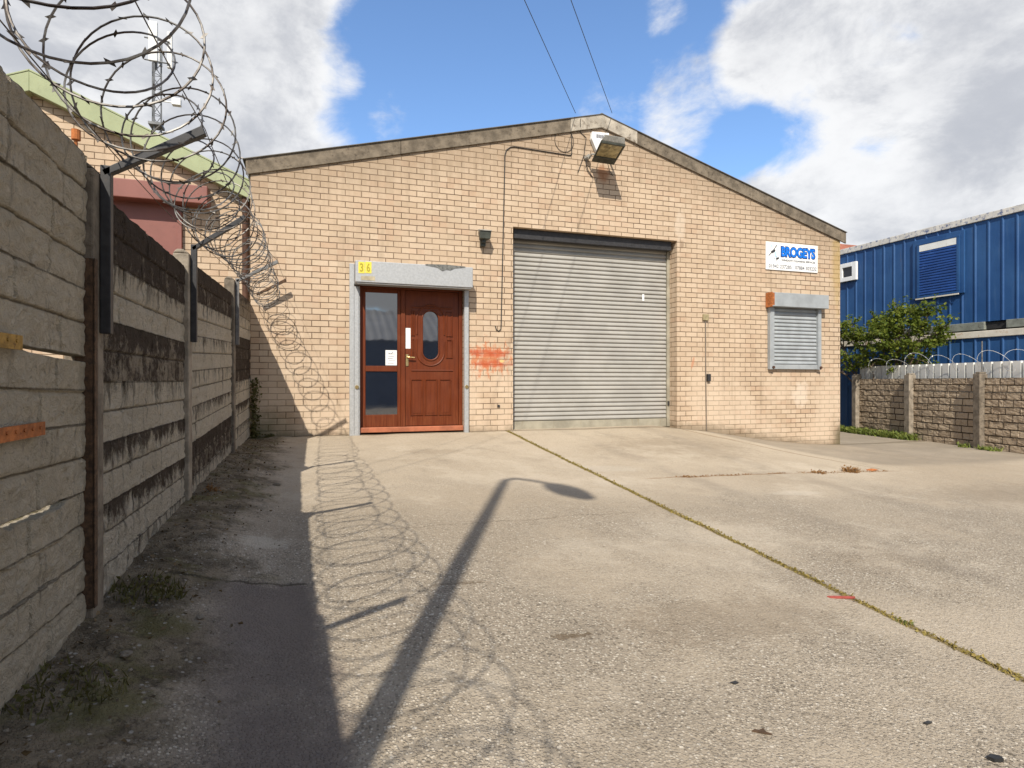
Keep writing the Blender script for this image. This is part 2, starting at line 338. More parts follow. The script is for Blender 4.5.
M['green'] = simple('faded_green_cladding', (0.31, 0.345, 0.195), 0.65, 0.10, 3, dirt=(0.22, 0.24, 0.13), dirt_amt=0.56)
M['maroon'] = simple('maroon_painted_steel', (0.215, 0.080, 0.062), 0.5, 0.08, 3, dirt=(0.17, 0.06, 0.048), dirt_amt=0.58)
M['iron'] = simple('rusty_brown_iron', (0.075, 0.036, 0.022), 0.8, 0.35, 14, dirt=(0.16, 0.07, 0.03), dirt_amt=0.58)
def container_mat():
    m, N, b = new_mat('container_blue')
    o, x, y, z = N.coords()
    big = N.noise(o, .8, 5, .6); st = N.noise(N.vec(N.mul(y, 9.0), N.mul(z, .8)), 1.0, 6, .65); fn = N.noise(o, 14, 6, .7)
    c = N.mix(N.step(big, .35, .68), (.016, .064, .185), (.030, .094, .232))
    c = N.mix(N.step(st, .52, .72, 0, .5), c, (.050, .115, .240))
    c = N.mix(N.step(st, .44, .30, 0, .45), c, (.014, .042, .115))
    c = N.mix(N.mul(N.step(st, .62, .72), N.step(fn, .45, .62, 0, .55)), c, (.13, .075, .045))
    c = N.mix(N.step(N.noise(o, 6, 7, .75), .66, .72, 0, .7), c, (.11, .06, .035))
    N.put(b.inputs['Base Color'], c); b.inputs['Roughness'].default_value = .5; b.inputs['Specular IOR Level'].default_value = .3
    N.put(b.inputs['Normal'], N.bump(N.noise(o, 2.2, 3), .35, .03))
    return m
M['blue'] = container_mat()
M['blue_dark'] = simple('container_blue_shutter', (0.012, 0.052, 0.20), 0.5, 0.15, 3, dirt=(0.05, 0.12, 0.30), dirt_amt=0.6)
M['white_flaked'] = simple('flaking_white_rail', (0.62, 0.585, 0.52), 0.7, 0.12, 5, dirt=(0.03, 0.07, 0.20), dirt_amt=0.49)
M['white_rusty'] = simple('white_rail_with_rust', (0.62, 0.57, 0.48), 0.7, 0.12, 4, dirt=(0.40, 0.20, 0.06), dirt_amt=0.56)
M['rail_grey'] = simple('grimy_green_grey_rail', (0.20, 0.21, 0.18), 0.7, 0.25, 6, dirt=(0.07, 0.06, 0.045), dirt_amt=0.55)
M['sheet_white'] = simple('white_profiled_sheet', (0.74, 0.73, 0.68), 0.6, 0.08, 2, dirt=(0.55, 0.52, 0.44), dirt_amt=0.58, streak=True)
M['mast'] = simple('mast_steel', (0.16, 0.165, 0.17), 0.6, 0.2, 3, metal=0.2)
M['antenna'] = simple('antenna_white', (0.70, 0.70, 0.68), 0.6, 0.05, 3)
M['redtile'] = simple('red_roof_tiles', (0.28, 0.10, 0.06), 0.9, 0.25, 1.5, bump=0.02)
M['render'] = simple('cream_render', (0.50, 0.46, 0.40), 0.9, 0.1, 1.0)
M['shedwall'] = simple('dark_shed_cladding', (0.06, 0.075, 0.10), 0.7, 0.2, 1)
M['lampgrey'] = simple('street_lamp_grey', (0.20, 0.22, 0.21), 0.5, 0.15, 5, metal=0.2)
M['timber'] = simple('creosoted_timber', (0.11, 0.075, 0.05), 0.9, 0.25, 6)
M['bark'] = simple('shrub_bark', (0.12, 0.09, 0.06), 0.95, 0.3, 14, bump=0.01)
M['lampglass'] = simple('dusty_lamp_glass', (0.36, 0.31, 0.17), 0.2, 0.5, 9, dirt=(0.14, 0.105, 0.045), dirt_amt=0.52, spec=0.6)
M['housing'] = simple('grey_cast_housing', (0.30, 0.29, 0.26), 0.6, 0.2, 14, dirt=(0.12, 0.10, 0.08), dirt_amt=0.55)
M['darkhousing'] = simple('dark_lamp_housing', (0.05, 0.055, 0.045), 0.5, 0.3, 14)
M['stone'] = simple('pale_rubble', (0.20, 0.17, 0.13), 0.95, 0.3, 30, bump=0.004)
M['litter_red'] = simple('faded_red_plastic', (0.34, 0.075, 0.06), 0.5, 0.15, 20)
M['litter_black'] = simple('black_scrap', (0.03, 0.03, 0.03), 0.6, 0.3, 20)
M['litter_brown'] = simple('dead_leaf_brown', (0.075, 0.045, 0.025), 0.9, 0.4, 20)

def faced_mat():
    m, N, b = new_mat('stone_faced_panel')
    o, x, y, z = N.coords()
    oi = N.node('ShaderNodeObjectInfo').outputs['Random']
    n1 = N.noise(o, 6, 6, .7); n2 = N.noise(o, 24, 6, .75)
    vz = N.add(z, N.mul(N.sub(n2, .5), .02)); vy = N.add(N.add(N.mul(y, 1.03), N.mul(N.sub(n1, .5), .03)), N.mul(oi, 3.0))
    bt = N.node('ShaderNodeTexBrick', dict(offset=0.5), Vector=N.vec(vy, vz), Scale=1.0, Mortar_Size=0.011, Mortar_Smooth=0.3, Bias=0.0, Brick_Width=0.29, Row_Height=0.131, Color1=(.50, .40, .285, 1), Color2=(.37, .285, .20, 1), Mortar=(.10, .075, .05, 1))
    c = N.mix(N.step(n2, .5, .75, 0, .7), bt.outputs['Color'], (.14, .105, .07))
    c = N.mix(N.step(n1, .5, .3, 0, .4), c, (.48, .39, .29))
    N.put(b.inputs['Base Color'], c); b.inputs['Roughness'].default_value = .92; b.inputs['Specular IOR Level'].default_value = .15
    N.put(b.inputs['Normal'], N.bump(N.add(N.mul(N.sub(1.0, bt.outputs['Fac']), 1.0), N.mul(n2, 1.2)), .9, .02))
    return m
M['panel_faced'] = faced_mat()

def glass_mat(ior=2.7):
    m, N, b = new_mat('dark_window_glass')
    o, x, y, z = N.coords()
    N.put(b.inputs['Base Color'], N.mix(N.noise(o, 3, 3), (0.006, 0.008, 0.014), (0.016, 0.02, 0.03)))
    b.inputs['Roughness'].default_value = 0.03; b.inputs['IOR'].default_value = ior
    N.put(b.inputs['Normal'], N.bump(N.noise(o, 2.0, 2), 0.08, 0.01))
    return m
M['glass'] = glass_mat(); M['glass_plain'] = glass_mat(1.45)

def leaf_mat(name, c1, c2, trans=0.25):
    m, N, b = new_mat(name)
    g = N.node('ShaderNodeNewGeometry').outputs['Random Per Island']
    c = N.mix(g, c1, c2)
    N.put(b.inputs['Base Color'], c); b.inputs['Roughness'].default_value = 0.55
    b.inputs['Specular IOR Level'].default_value = 0.25
    t = N.node('ShaderNodeBsdfTranslucent', None, Color=c)
    mx = N.node('ShaderNodeMixShader'); mx.inputs[0].default_value = trans
    m.node_tree.links.new(b.outputs[0], mx.inputs[1]); m.node_tree.links.new(t.outputs[0], mx.inputs[2])
    m.node_tree.links.new(mx.outputs[0], m.node_tree.nodes['Material Output'].inputs['Surface'])
    return m
M['leaf'] = leaf_mat('shrub_leaves', (0.085, 0.135, 0.018), (0.22, 0.25, 0.04), 0.45)
M['weed'] = leaf_mat('weed_leaves', (0.075, 0.075, 0.022), (0.13, 0.115, 0.040))
M['grass'] = leaf_mat('yellow_green_grass', (0.10, 0.145, 0.025), (0.20, 0.22, 0.05))
M['drygrass'] = leaf_mat('dry_brown_weeds', (0.20, 0.095, 0.035), (0.30, 0.17, 0.06))
M['moss'] = leaf_mat('joint_moss', (0.19, 0.155, 0.035), (0.30, 0.225, 0.07), 0.1)

# ------------------------------------------------------------------ mesh helper
WLOC = {}
class MB:
    def __init__(self):
        self.v = []; self.f = []
    def face(self, pts):
        n = len(self.v); self.v += [tuple(p) for p in pts]; self.f.append(tuple(range(n, n + len(pts))))
    def box(self, x0, x1, y0, y1, z0, z1):
        n = len(self.v)
        self.v += [(x, y, z) for z in (z0, z1) for y in (y0, y1) for x in (x0, x1)]
        for q in ((0, 2, 3, 1), (4, 5, 7, 6), (0, 1, 5, 4), (2, 6, 7, 3), (0, 4, 6, 2), (1, 3, 7, 5)):
            self.f.append(tuple(n + i for i in q))
    def hexa(self, p):           # eight corners, same order as box
        n = len(self.v); self.v += [tuple(q) for q in p]
        for q in ((0, 2, 3, 1), (4, 5, 7, 6), (0, 1, 5, 4), (2, 6, 7, 3), (0, 4, 6, 2), (1, 3, 7, 5)):
            self.f.append(tuple(n + i for i in q))
    def prism(self, poly, y0, y1, axis='y'):   # polygon in the two other axes, extruded along axis
        n = len(self.v); k = len(poly)
        def P(a, b, y): return {'y': (a, y, b), 'x': (y, a, b), 'z': (a, b, y)}[axis]
        self.v += [P(a, b, y0) for a, b in poly] + [P(a, b, y1) for a, b in poly]
        self.f.append(tuple(n + i for i in range(k))); self.f.append(tuple(n + k + i for i in reversed(range(k))))
        for i in range(k):
            j = (i + 1) % k; self.f.append((n + j, n + i, n + k + i, n + k + j))
    def tube(self, pts, r, n=8, closed=False, cap=True):
        pts = [Vector(p) for p in pts]; rs = r if isinstance(r, (list, tuple)) else [r] * len(pts)
        base = len(self.v); L = len(pts); nrm = None
        for i, p in enumerate(pts):
            a = pts[i - 1] if (i or closed) else p; c = pts[(i + 1) % L] if (i < L - 1 or closed) else p
            t = (c - a)
            if t.length < 1e-9: t = Vector((0, 0, 1))
            t.normalize()
            if nrm is None:
                nrm = t.orthogonal().normalized()
            else:
                nrm = nrm - t * nrm.dot(t)
                nrm = nrm.normalized() if nrm.length > 1e-6 else t.orthogonal().normalized()
            bn = t.cross(nrm)
            for k in range(n):
                an = 2 * math.pi * (k + 0.5) / n
                self.v.append(tuple(p + (nrm * math.cos(an) + bn * math.sin(an)) * rs[i]))
        for i in range(L if closed else L - 1):
            for k in range(n):
                a = base + i * n + k; b_ = base + i * n + (k + 1) % n
                j = (i + 1) % L
                self.f.append((a, b_, base + j * n + (k + 1) % n, base + j * n + k))
        if cap and not closed:
            self.f.append(tuple(base + k for k in reversed(range(n))))
            self.f.append(tuple(base + (L - 1) * n + k for k in range(n)))
    def blob(self, c, r, seed=0, sub=2, amp=0.25):
        import bmesh
        bm = bmesh.new(); bmesh.ops.create_icosphere(bm, subdivisions=sub, radius=1.0)
        n = len(self.v)
        for q in bm.verts:
            k = 1 + amp * mnoise.noise(q.co * 1.7 + Vector((seed * 3.1, seed, 0)))
            self.v.append((c[0] + q.co.x * r[0] * k, c[1] + q.co.y * r[1] * k, c[2] + q.co.z * r[2] * k))
        for fa in bm.faces: self.f.append(tuple(n + w.index for w in fa.verts))
        bm.free()
    def text(self, s, x0, x1, z0, z1, y0, y1, bold=0.0, spacing=1.0):
        """letters as solid shapes filling the box x0..x1, z0..z1, front at y0"""
        cu = bpy.data.curves.new('lettering_curve', 'FONT'); cu.body = s; cu.size = 1; cu.extrude = 0.02; cu.offset = bold
        cu.space_character = spacing; cu.resolution_u = 3
        ob = bpy.data.objects.new('lettering_tmp', cu); COL.objects.link(ob)
        dg = bpy.context.evaluated_depsgraph_get(); me = ob.evaluated_get(dg).to_mesh()
        xs = [q.co.x for q in me.vertices]; zs = [q.co.y for q in me.vertices]
        a, b_ = min(xs), max(xs); c, d = min(zs), max(zs); n = len(self.v)
        for q in me.vertices:
            self.v.append((x0 + (q.co.x - a) / (b_ - a) * (x1 - x0), y0 if q.co.z > 0 else y1, z0 + (q.co.y - c) / (d - c) * (z1 - z0)))
        for p in me.polygons: self.f.append(tuple(n + i for i in p.vertices))
        ob.evaluated_get(dg).to_mesh_clear()
        bpy.data.objects.remove(ob); bpy.data.curves.remove(cu)
    def build(self, name, mat, parent=None, smooth=False, bevel=0.0, origin=None):
        pw = WLOC.get(parent.name, Vector((0, 0, 0))) if parent else Vector((0, 0, 0))
        org = Vector(origin) if origin is not None else pw
        me = bpy.data.meshes.new(name)
        me.from_pydata([(a - org.x, b - org.y, c - org.z) for a, b, c in self.v], [], self.f)
        me.update()
        import bmesh
        bm = bmesh.new(); bm.from_mesh(me); bmesh.ops.recalc_face_normals(bm, faces=bm.faces); bm.to_mesh(me); bm.free()
        if smooth:
            for p in me.polygons: p.use_smooth = True
        me.materials.append(mat)
        o = bpy.data.objects.new(name, me); COL.objects.link(o)
        o.location = org - pw
        if parent: o.parent = parent
        WLOC[o.name] = org
        if bevel:
            bv = o.modifiers.new('edge', 'BEVEL'); bv.width = bevel; bv.segments = 2; bv.limit_method = 'ANGLE'; bv.angle_limit = R(40)
        return o

def tag(o, label=None, cat=None, group=None, kind=None):
    if label: o['label'] = label
    if cat: o['category'] = cat
    if group: o['group'] = group
    if kind: o['kind'] = kind
    return o
def thing(name, loc, label, cat, group=None, kind=None):
    o = bpy.data.objects.new(name, None); o.empty_display_size = 0.2; COL.objects.link(o); o.location = loc
    WLOC[o.name] = Vector(loc)
    return tag(o, label, cat, group, kind)

# ------------------------------------------------------------------ ground
def interp(x, xs, ys):
    if x <= xs[0]: return ys[0]
    for i in range(len(xs) - 1):
        if x <= xs[i + 1]:
            u = (x - xs[i]) / (xs[i + 1] - xs[i]); return ys[i] + u * (ys[i + 1] - ys[i])
    return ys[-1]
def sm(a, b, x):
    u = min(1, max(0, (x - a) / (b - a))); return u * u * (3 - 2 * u)
T0 = ([1.3, 6.6, 7.5, 8.8, 9.75, 10.7, 14], [0, 0, -.09, -.29, -.40, -.455, -.46])
T3 = ([1.3, 3.8, 6.5, 8.5, 10.7, 14], [-.105, -.215, -.335, -.445, -.475, -.465])
T7 = ([1.3, 3.8, 8, 14], [-.385, -.515, -.60, -.64])
def H(t, v):
    a = interp(t, *T0); b = interp(t, *T3); c = interp(t, *T7)
    if v >= 0: h = a
    elif v > -3: h = a + (b - a) * (-v / 3)
    elif v > -7.4: h = b + (c - b) * ((-v - 3) / 4.4)
    else: h = c - .045 * min(6, -v - 7.4)
    bank = interp(v, [-8, -6.2, -4.3, -1.9, -.3, 0], [.2, .16, .15, .08, .02, 0])
    return h + bank * (1 - sm(-.05, .8, t))
def Hn(t, v):
    h = H(t, v)
    if -3 < t < 16 and -12 < v < 8:
        h += 0.010 * mnoise.noise((t * 0.9, v * 0.9, 0)) + 0.004 * mnoise.noise((t * 3.1, v * 3.1, 4))
        k = 1 - sm(0.3, 1.0, t)
        if k > 0: h += k * (0.022 * mnoise.noise((t * 4, v * 4, 9)) + 0.012 * mnoise.noise((t * 11, v * 11, 2)))
        k = math.exp(-((t - .30) / .18) ** 2 - ((v + 5.2) / .16) ** 2)   # a lump of spilt cement
        h += 0.05 * k
    return h
def rng(a, b, s):
    n = int(round((b - a) / s)); return [a + (b - a) * i / n for i in range(n + 1)]
gx = [-400, -150, -60, -25, -10, -5, -3] + rng(-2, 5, .05) + rng(5.15, 15, .15) + [17, 22, 35, 60, 150, 400]
gy = [-400, -150, -60, -30, -20, -15, -12] + rng(-10, 0.4, .05) + rng(.6, 6, .3) + [8, 12, 20, 40, 80, 160, 400]
g = MB()
for y in gy:
    for x in gx: g.v.append((x, y, Hn(x, y)))
nx = len(gx)
for j in range(len(gy) - 1):
    for i in range(nx - 1):
        a = j * nx + i; g.f.append((a, a + 1, a + nx + 1, a + nx))
go = g.build('ground', M['ground'], smooth=True); tag(go, kind='structure')

# ------------------------------------------------------------------ main warehouse
BT = 10.73   # length of the front
wh = thing('brick_warehouse', (0, 0, 0), 'buff brick single-storey unit with low gable, big roller door and brown entrance door', 'building')
APX, APZ = 5.49, 5.10
def roofz(x): return 3.72 + (APZ - 3.72) * x / APX if x < APX else APZ - (APZ - 3.62) * (x - APX) / (BT - APX)
DO = (1.47, 3.085, 2.30)     # entrance opening
GO = (3.905, 6.985, 3.30)    # big door opening
WT = 0.42
w = MB()
def pier(x0, x1, z0):
    w.prism([(x0, z0)] + [(x1, z0), (x1, roofz(x1))] + ([(APX, APZ)] if x0 < APX < x1 else []) + [(x0, roofz(x0))], 0, WT)
pier(0, DO[0], -0.5); pier(DO[0], DO[1], DO[2]); pier(DO[1], GO[0], -0.5); pier(GO[0], GO[1], GO[2]); pier(GO[1], BT, -0.9)
w.box(0.003, WT, WT, 16, -0.9, 3.70); w.box(BT - WT, BT - 0.003, WT, 16, -0.9, 3.60)
w.prism([(WT, -0.5), (BT - WT, -0.5), (BT - WT, 3.6), (APX, APZ - 0.05), (WT, 3.7)], 15.7, 16)
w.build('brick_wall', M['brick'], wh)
fl = MB(); fl.box(WT, BT - WT, WT, 15.7, -0.4, 0.0); fl.build('floor_slab', M['post'], wh)
# roof: two corrugated slopes
rf = MB()
def slope(x0, z0, x1, z1, th):
    n = 150
    L = math.hypot(x1 - x0, z1 - z0); ux, uz = (x1 - x0) / L, (z1 - z0) / L; px, pz = -uz, ux
    if pz < 0: px, pz = -px, -pz
    ys = [-0.055 + 0.0365 * k for k in range(int(16.1 / 0.0365))]
    base = len(rf.v)
    for y_i, yy in enumerate(ys):
        a = 0.018 * math.sin(yy / 0.146 * 2 * math.pi)
        for (xx, zz) in ((x0, z0), (x1, z1)):
            rf.v.append((xx + px * (th + a), yy, zz + pz * (th + a))); rf.v.append((xx + px * (a), yy, zz + pz * (a)))
    for i in range(len(ys) - 1):
        b0 = base + i * 4; b1 = b0 + 4
        rf.f += [(b0, b0 + 2, b1 + 2, b1), (b0 + 1, b1 + 1, b1 + 3, b0 + 3), (b0, b1, b1 + 1, b0 + 1), (b0 + 2, b0 + 3, b1 + 3, b1 + 2)]
    rf.f.append((base, base + 1, base + 3, base + 2))
slope(-0.10, 3.912, APX, 5.334, 0.010); slope(APX, 5.334, BT + 0.13, 3.752, 0.010)
rf.build('corrugated_roof', M['roof'], wh)
rd = MB()
rd.tube([(APX, -0.03, 5.305), (APX, 16.0, 5.305)], 0.045, 10)
rd.build('ridge_capping', M['roof'], wh)
def barge(x0, x1, y0, y1, mat, dz=0.0):
    y0 = y0 * .55; b_ = MB()
    def top(x): return (3.925 + (5.325 - 3.925) * (x + .05) / (APX + .05) if x <= APX else 5.325 - (5.325 - 3.755) * (x - APX) / (10.85 - APX)) + dz
    def bot(x): return top(x) - 0.225
    xs = [x0] + ([APX] if x0 < APX < x1 else []) + [x1]
    b_.prism([(x, bot(x)) for x in xs] + [(x, top(x)) for x in reversed(xs)], y0, y1)
    return b_.build('barge_board', mat, wh, bevel=0.004)
barge(-0.055, 2.10, -0.060, -0.004, M['barge']); barge(2.106, 4.90, -0.060, -0.004, M['barge'])
tag(barge(4.906, 6.16, -0.075, -0.004, M['barge_light'], 0.005), 'pale flaking barge board capping the ridge')
barge(6.166, 8.60, -0.060, -0.004, M['barge']); barge(8.606, 10.85, -0.060, -0.004, M['barge'])

# slatted curtain profile extruded along x
def slats(x0, x1, z0, z1, yf, pitch, depth):
    s = MB(); n = max(1, int(round((z1 - z0) / pitch))); p = (z1 - z0) / n; prof = []
    for i in range(n):
        zb = z0 + i * p
        prof += [(zb, yf + depth), (zb + .05 * p, yf + depth * .75), (zb + .12 * p, yf + depth * .25), (zb + .26 * p, yf),
                 (zb + .45 * p, yf + .06 * depth), (zb + .65 * p, yf + .22 * depth), (zb + .84 * p, yf + .55 * depth), (zb + .95 * p, yf + depth)]
    prof.append((z1, yf + depth))
    for (z, y) in prof: s.v += [(x0, y, z), (x1, y, z)]
    for i in range(len(prof) - 1): s.f.append((2 * i, 2 * i + 1, 2 * i + 3, 2 * i + 2))
    k = len(s.v); s.v += [(x0, yf + depth + .01, z0), (x1, yf + depth + .01, z0), (x0, yf + depth + .01, z1), (x1, yf + depth + .01, z1)]
    s.f.append((k, k + 2, k + 3, k + 1))
    return s
sd = slats(3.955, 6.925, 0.13, 3.4, 0.255, 0.0735, 0.026).build('roller_shutter_door', M['shutter'], wh, smooth=False)
tag(sd, 'galvanised slatted roller shutter door, closed')
bx = MB(); bx.box(3.955, 6.925, 0.252, 0.282, -0.02, 0.126); bx.build('bottom_rail', M['shutter_foot'], sd, bevel=0.004)
for (a, b_) in ((3.907, 3.952), (6.928, 6.983)):
    bx = MB(); bx.box(a, b_, 0.225, 0.305, -0.02, 3.298); bx.build('guide_rail', M['greysteel'] if a < 5 else M['shutter_foot'], sd, bevel=0.003)
lp = MB(); lp.box(3.954, 6.926, .09, .20, 3.14, 3.297); lp.build('lintel_shade_plate', M['blacksteel'], sd, bevel=.003)  # added black plate, stands in for deep shade under the lintel
lk = MB(); lk.box(6.93, 6.965, 0.205, 0.223, 0.36, 0.44); lk.build('lock', M['blacksteel'], sd, bevel=0.003)
lt = MB(); lt.box(6.43, 6.47, 0.2515, 0.2535, 2.24, 2.36); lt.build('white_tape', M['paper'], sd)

# entrance: frame, sidelight, door leaf
YD = 0.05
fr = MB()
x0, x1 = DO[0] + .004, DO[1] - .004
fr.box(x0, x0 + .062, YD, YD + .10, .105, 2.29); fr.box(x1 - .062, x1, YD, YD + .10, .105, 2.29)
fr.box(x0 + .064, x1 - .064, YD, YD + .10, 2.20, 2.29); fr.box(2.115, 2.180, YD - .004, YD + .10, .105, 2.198)
df = fr.build('door_frame', M['wood'], wh, bevel=0.006)
sl = MB(); sl.box(x0, x1, YD - .055, YD + .10, .025, .102); sl.build('door_sill', M['wood_sill'], wh, bevel=0.008)
side = MB()
sx0, sx1 = x0 + .064, 2.113
side.box(sx0, sx0 + .05, YD + .012, YD + .07, .105, 2.198); side.box(sx1 - .05, sx1, YD + .012, YD + .07, .105, 2.198)
for (a, b_) in ((.105, .29), (.945, 1.03), (2.14, 2.198)): side.box(sx0 + .051, sx1 - .051, YD + .012, YD + .07, a, b_)
so = side.build('side_window', M['wood'], wh, bevel=0.005)
for (a, b_) in ((.291, .944), (1.031, 2.139)):
    q = MB(); q.box(sx0 + .0515, sx1 - .0515, YD + .03, YD + .045, a, b_); q.build('glass_pane', M['glass'], so)
nb_ = MB(); nb_.box(1.885, 2.055, YD + .026, YD + .0285, 1.04, 1.27); no = nb_.build('paper_notice', M['paper'], so)
tag(no, 'small white paper notice on the glass')
ink = MB()
for k in range(5): ink.box(1.915 + .012 * (k % 2), 2.03 - .018 * (k % 3), YD + .0245, YD + .0255, 1.21 - .035 * k, 1.217 - .035 * k)
ink.tube([(1.93, YD + .025, 1.235), (1.965, YD + .025, 1.21), (2.0, YD + .025, 1.25)], .004, 4)
io = ink.build('printed_lines', M['ink'], so)

# door leaf with stadium window
lx0, lx1, lz0, lz1 = 2.186, x1 - .067, .112, 2.192
gcx, gr, gzb, gzt = 2.575, .118, 1.255, 1.765      # window: centre, radius, arc centres
def stad(r, n=18, dz=0.0):
    p = []
    for i in range(n + 1):
        a = math.pi * i / n; p.append((gcx + r * math.cos(a), gzt + r * math.sin(a)))
    for i in range(n + 1):
        a = math.pi + math.pi * i / n; p.append((gcx + r * math.cos(a), gzb + r * math.sin(a)))
    return p
leaf = MB()
ring = stad(gr + .006); N_ = len(ring)
yf, yb = YD + .018, YD + .062
outer = []
for (px_, pz_) in ring:       # project ring outwards onto the leaf rectangle
    dx, dz = px_ - gcx, pz_ - 1.51
    kx = ((lx1 - gcx) / dx if dx > 1e-6 else (lx0 - gcx) / dx if dx < -1e-6 else 1e9)
    kz = ((lz1 - 1.51) / dz if dz > 1e-6 else (lz0 - 1.51) / dz if dz < -1e-6 else 1e9)
    k = min(kx, kz); outer.append([gcx + dx * k, 1.51 + dz * k])
for c in ((lx0, lz0), (lx1, lz0), (lx0, lz1), (lx1, lz1)):
    j = min(range(N_), key=lambda i: (outer[i][0] - c[0]) ** 2 + (outer[i][1] - c[1]) ** 2); outer[j] = list(c)
b0 = len(leaf.v)
leaf.v += [(p[0], yf, p[1]) for p in ring] + [(p[0], yf, p[1]) for p in outer] + [(p[0], yb, p[1]) for p in ring] + [(p[0], yb, p[1]) for p in outer]
for i in range(N_):
    j = (i + 1) % N_
    leaf.f += [(i, j, N_ + j, N_ + i), (2 * N_ + j, 2 * N_ + i, 3 * N_ + i, 3 * N_ + j), (j, i, 2 * N_ + i, 2 * N_ + j), (N_ + i, N_ + j, 3 * N_ + j, 3 * N_ + i)]
lo = leaf.build('entrance_door', M['wood'], wh)
tag(lo, 'reddish brown wooden door with rounded glass panel')
ov = MB(); ov.prism(stad(gr + .005), YD + .036, YD + .048); ov.build('glass_pane', M['glass'], lo)
mo = MB()
def mould(pts, closed=True, r=.015): mo.tube([(a, yf - .001, b_) for a, b_ in pts], r, 6, closed=closed)
def rect(a, b_, c, d): return [(a, c), (b_, c), (b_, d), (a, d)]
mould(stad(gr + .014), True, .014)
arc = [(gcx + .215 * math.cos(a), gzb + .215 * math.sin(a)) for a in [math.pi + math.pi * i / 16 for i in range(17)]]
mould([(gcx - .215, 1.45)] + arc + [(gcx + .215, 1.42)], False)
arc2 = [(gcx + .215 * math.cos(a), gzt + .215 * math.sin(a)) for a in [math.pi * i / 16 for i in range(17)]]
mould([(gcx + .215, 1.52)] + arc2 + [(gcx - .215, 1.52)], False)
for (a, b_) in ((lx0 + .10, gcx - .255), (gcx + .255, lx1 - .10)):
    mould(rect(a, b_, 1.16, 1.44)); mould(rect(a, b_, 1.50, 1.88))
mould([(lx0 + .10, 1.94), (lx1 - .10, 1.94)], False); mould([(lx0 + .09, .965), (lx1 - .09, .965)], False)
for k in range(3):
    a = lx0 + .085 + k * .222
    mould(rect(a, a + .175, .27, .82))
    mo.box(a + .03, a + .145, yf - .006, yf - .002, .305, .785)
mo.build('panel_moulding', M['wood'], lo, smooth=False)
hd = MB(); hd.box(2.190, 2.230, yf - .012, yf - .001, 1.03, 1.21); hd.tube([(2.21, yf - .012, 1.165), (2.21, yf - .05, 1.165), (2.235, yf - .056, 1.165), (2.32, yf - .054, 1.16)], .011, 8)
hd.build('door_handle', M['brass'], lo, smooth=False)
pl = MB(); pl.box(2.189, 2.263, yf - .004, yf - .0005, 1.30, 1.615); tag(pl.build('white_plate', M['paper'], lo), 'tall white sticker above the handle')

# security shutter housing over the entrance, and its side guides
YB = -0.33
hx0, hz1 = at_y(355.5, 260, YB); hx1, hz1b = at_y(473, 267.5, YB); _, hz0 = at_y(420, 285, YB)
hz1 = (hz1 + hz1b) / 2
hb = MB(); hb.box(hx0, hx1, YB, -0.004, hz0, hz1)
hb.box(hx0 + .02, hx1 - .02, YB + .015, YB + .05, hz0 - .02, hz0 - .003)
ho = hb.build('shutter_housing', M['galv'], wh, bevel=0.01); tag(ho, 'galvanised box of the raised door shutter')
dn = MB()      # crumpled top edge, right of middle; dark plate paints the dent's shade
W_ = hx1 - hx0
dn.prism([(hx0 + W_ * .58, hz1 - .012), (hx0 + W_ * .68, hz1 - .035), (hx0 + W_ * .73, hz1 - .085), (hx0 + W_ * .76, hz1 - .06), (hx0 + W_ * .80, hz1 - .065), (hx0 + W_ * .84, hz1 - .03), (hx0 + W_ * .93, hz1 - .010), (hx0 + W_ * .93, hz1 + .006), (hx0 + W_ * .75, hz1 + .016), (hx0 + W_ * .58, hz1 + .006)], YB - .006, YB - .0015)
dn.build('dent_shade', simple('dent_shade_grey', (.13, .13, .12), .6, .5, 30), ho)
for (px_, ch) in ((358.4, '3'), (365.2, '6')):
    a, c = at_y(px_, 273, YB); b_, d = at_y(px_ + 6.3, 262, YB)
    s_ = MB(); s_.box(a, b_, YB - .004, YB - .001, c, d); yo = s_.build('yellow_sticker', M['yellow'], ho)
    s_ = MB(); s_.text(ch, a + .02, b_ - .02, c + .02, d - .02, YB - .007, YB - .003, 0.02); s_.build('numeral', M['olive'], ho)
a, c = at_y(361, 280, YB); b_, d = at_y(375, 276.5, YB)
s_ = MB(); s_.box(a, b_, YB - .004, YB - .001, c, d); s_.build('maker_label', simple('tan_label', (.42, .36, .24), .7), ho)
gx0 = at_y(349.5, 400, -.05)[0]; gx1 = at_y(356.5, 400, -.05)[0]
for k, (a, b_) in enumerate(((gx0, DO[0] + .012), (DO[1] - .002, at_y(468.5, 400, -.05)[0]))):
    gm = MB(); gm.box(a, b_ if k else hx0 - .003, -0.07, -0.004, -0.06, hz1 if k == 0 else hz0 - .003)
    if k == 0: gm.box(hx0 - .001, b_, -.07, -.004, -.06, hz0 - .024); gm.box(b_ + .002 if k == 0 else a - .018, b_ + .016 if k == 0 else a - .003, -0.055, -0.004, -.04, hz0 - .02)
    gd_ = gm.build('shutter_guide', M['galv'], wh, bevel=0.004)
    lb = MB(); mx_ = b_ - .03 if k == 0 else (a + b_) / 2
    lb.tube([(mx_, -.07, .71), (mx_, -.085, .71)], .028, 12); lb.build('lock', M['brass'], gd_)

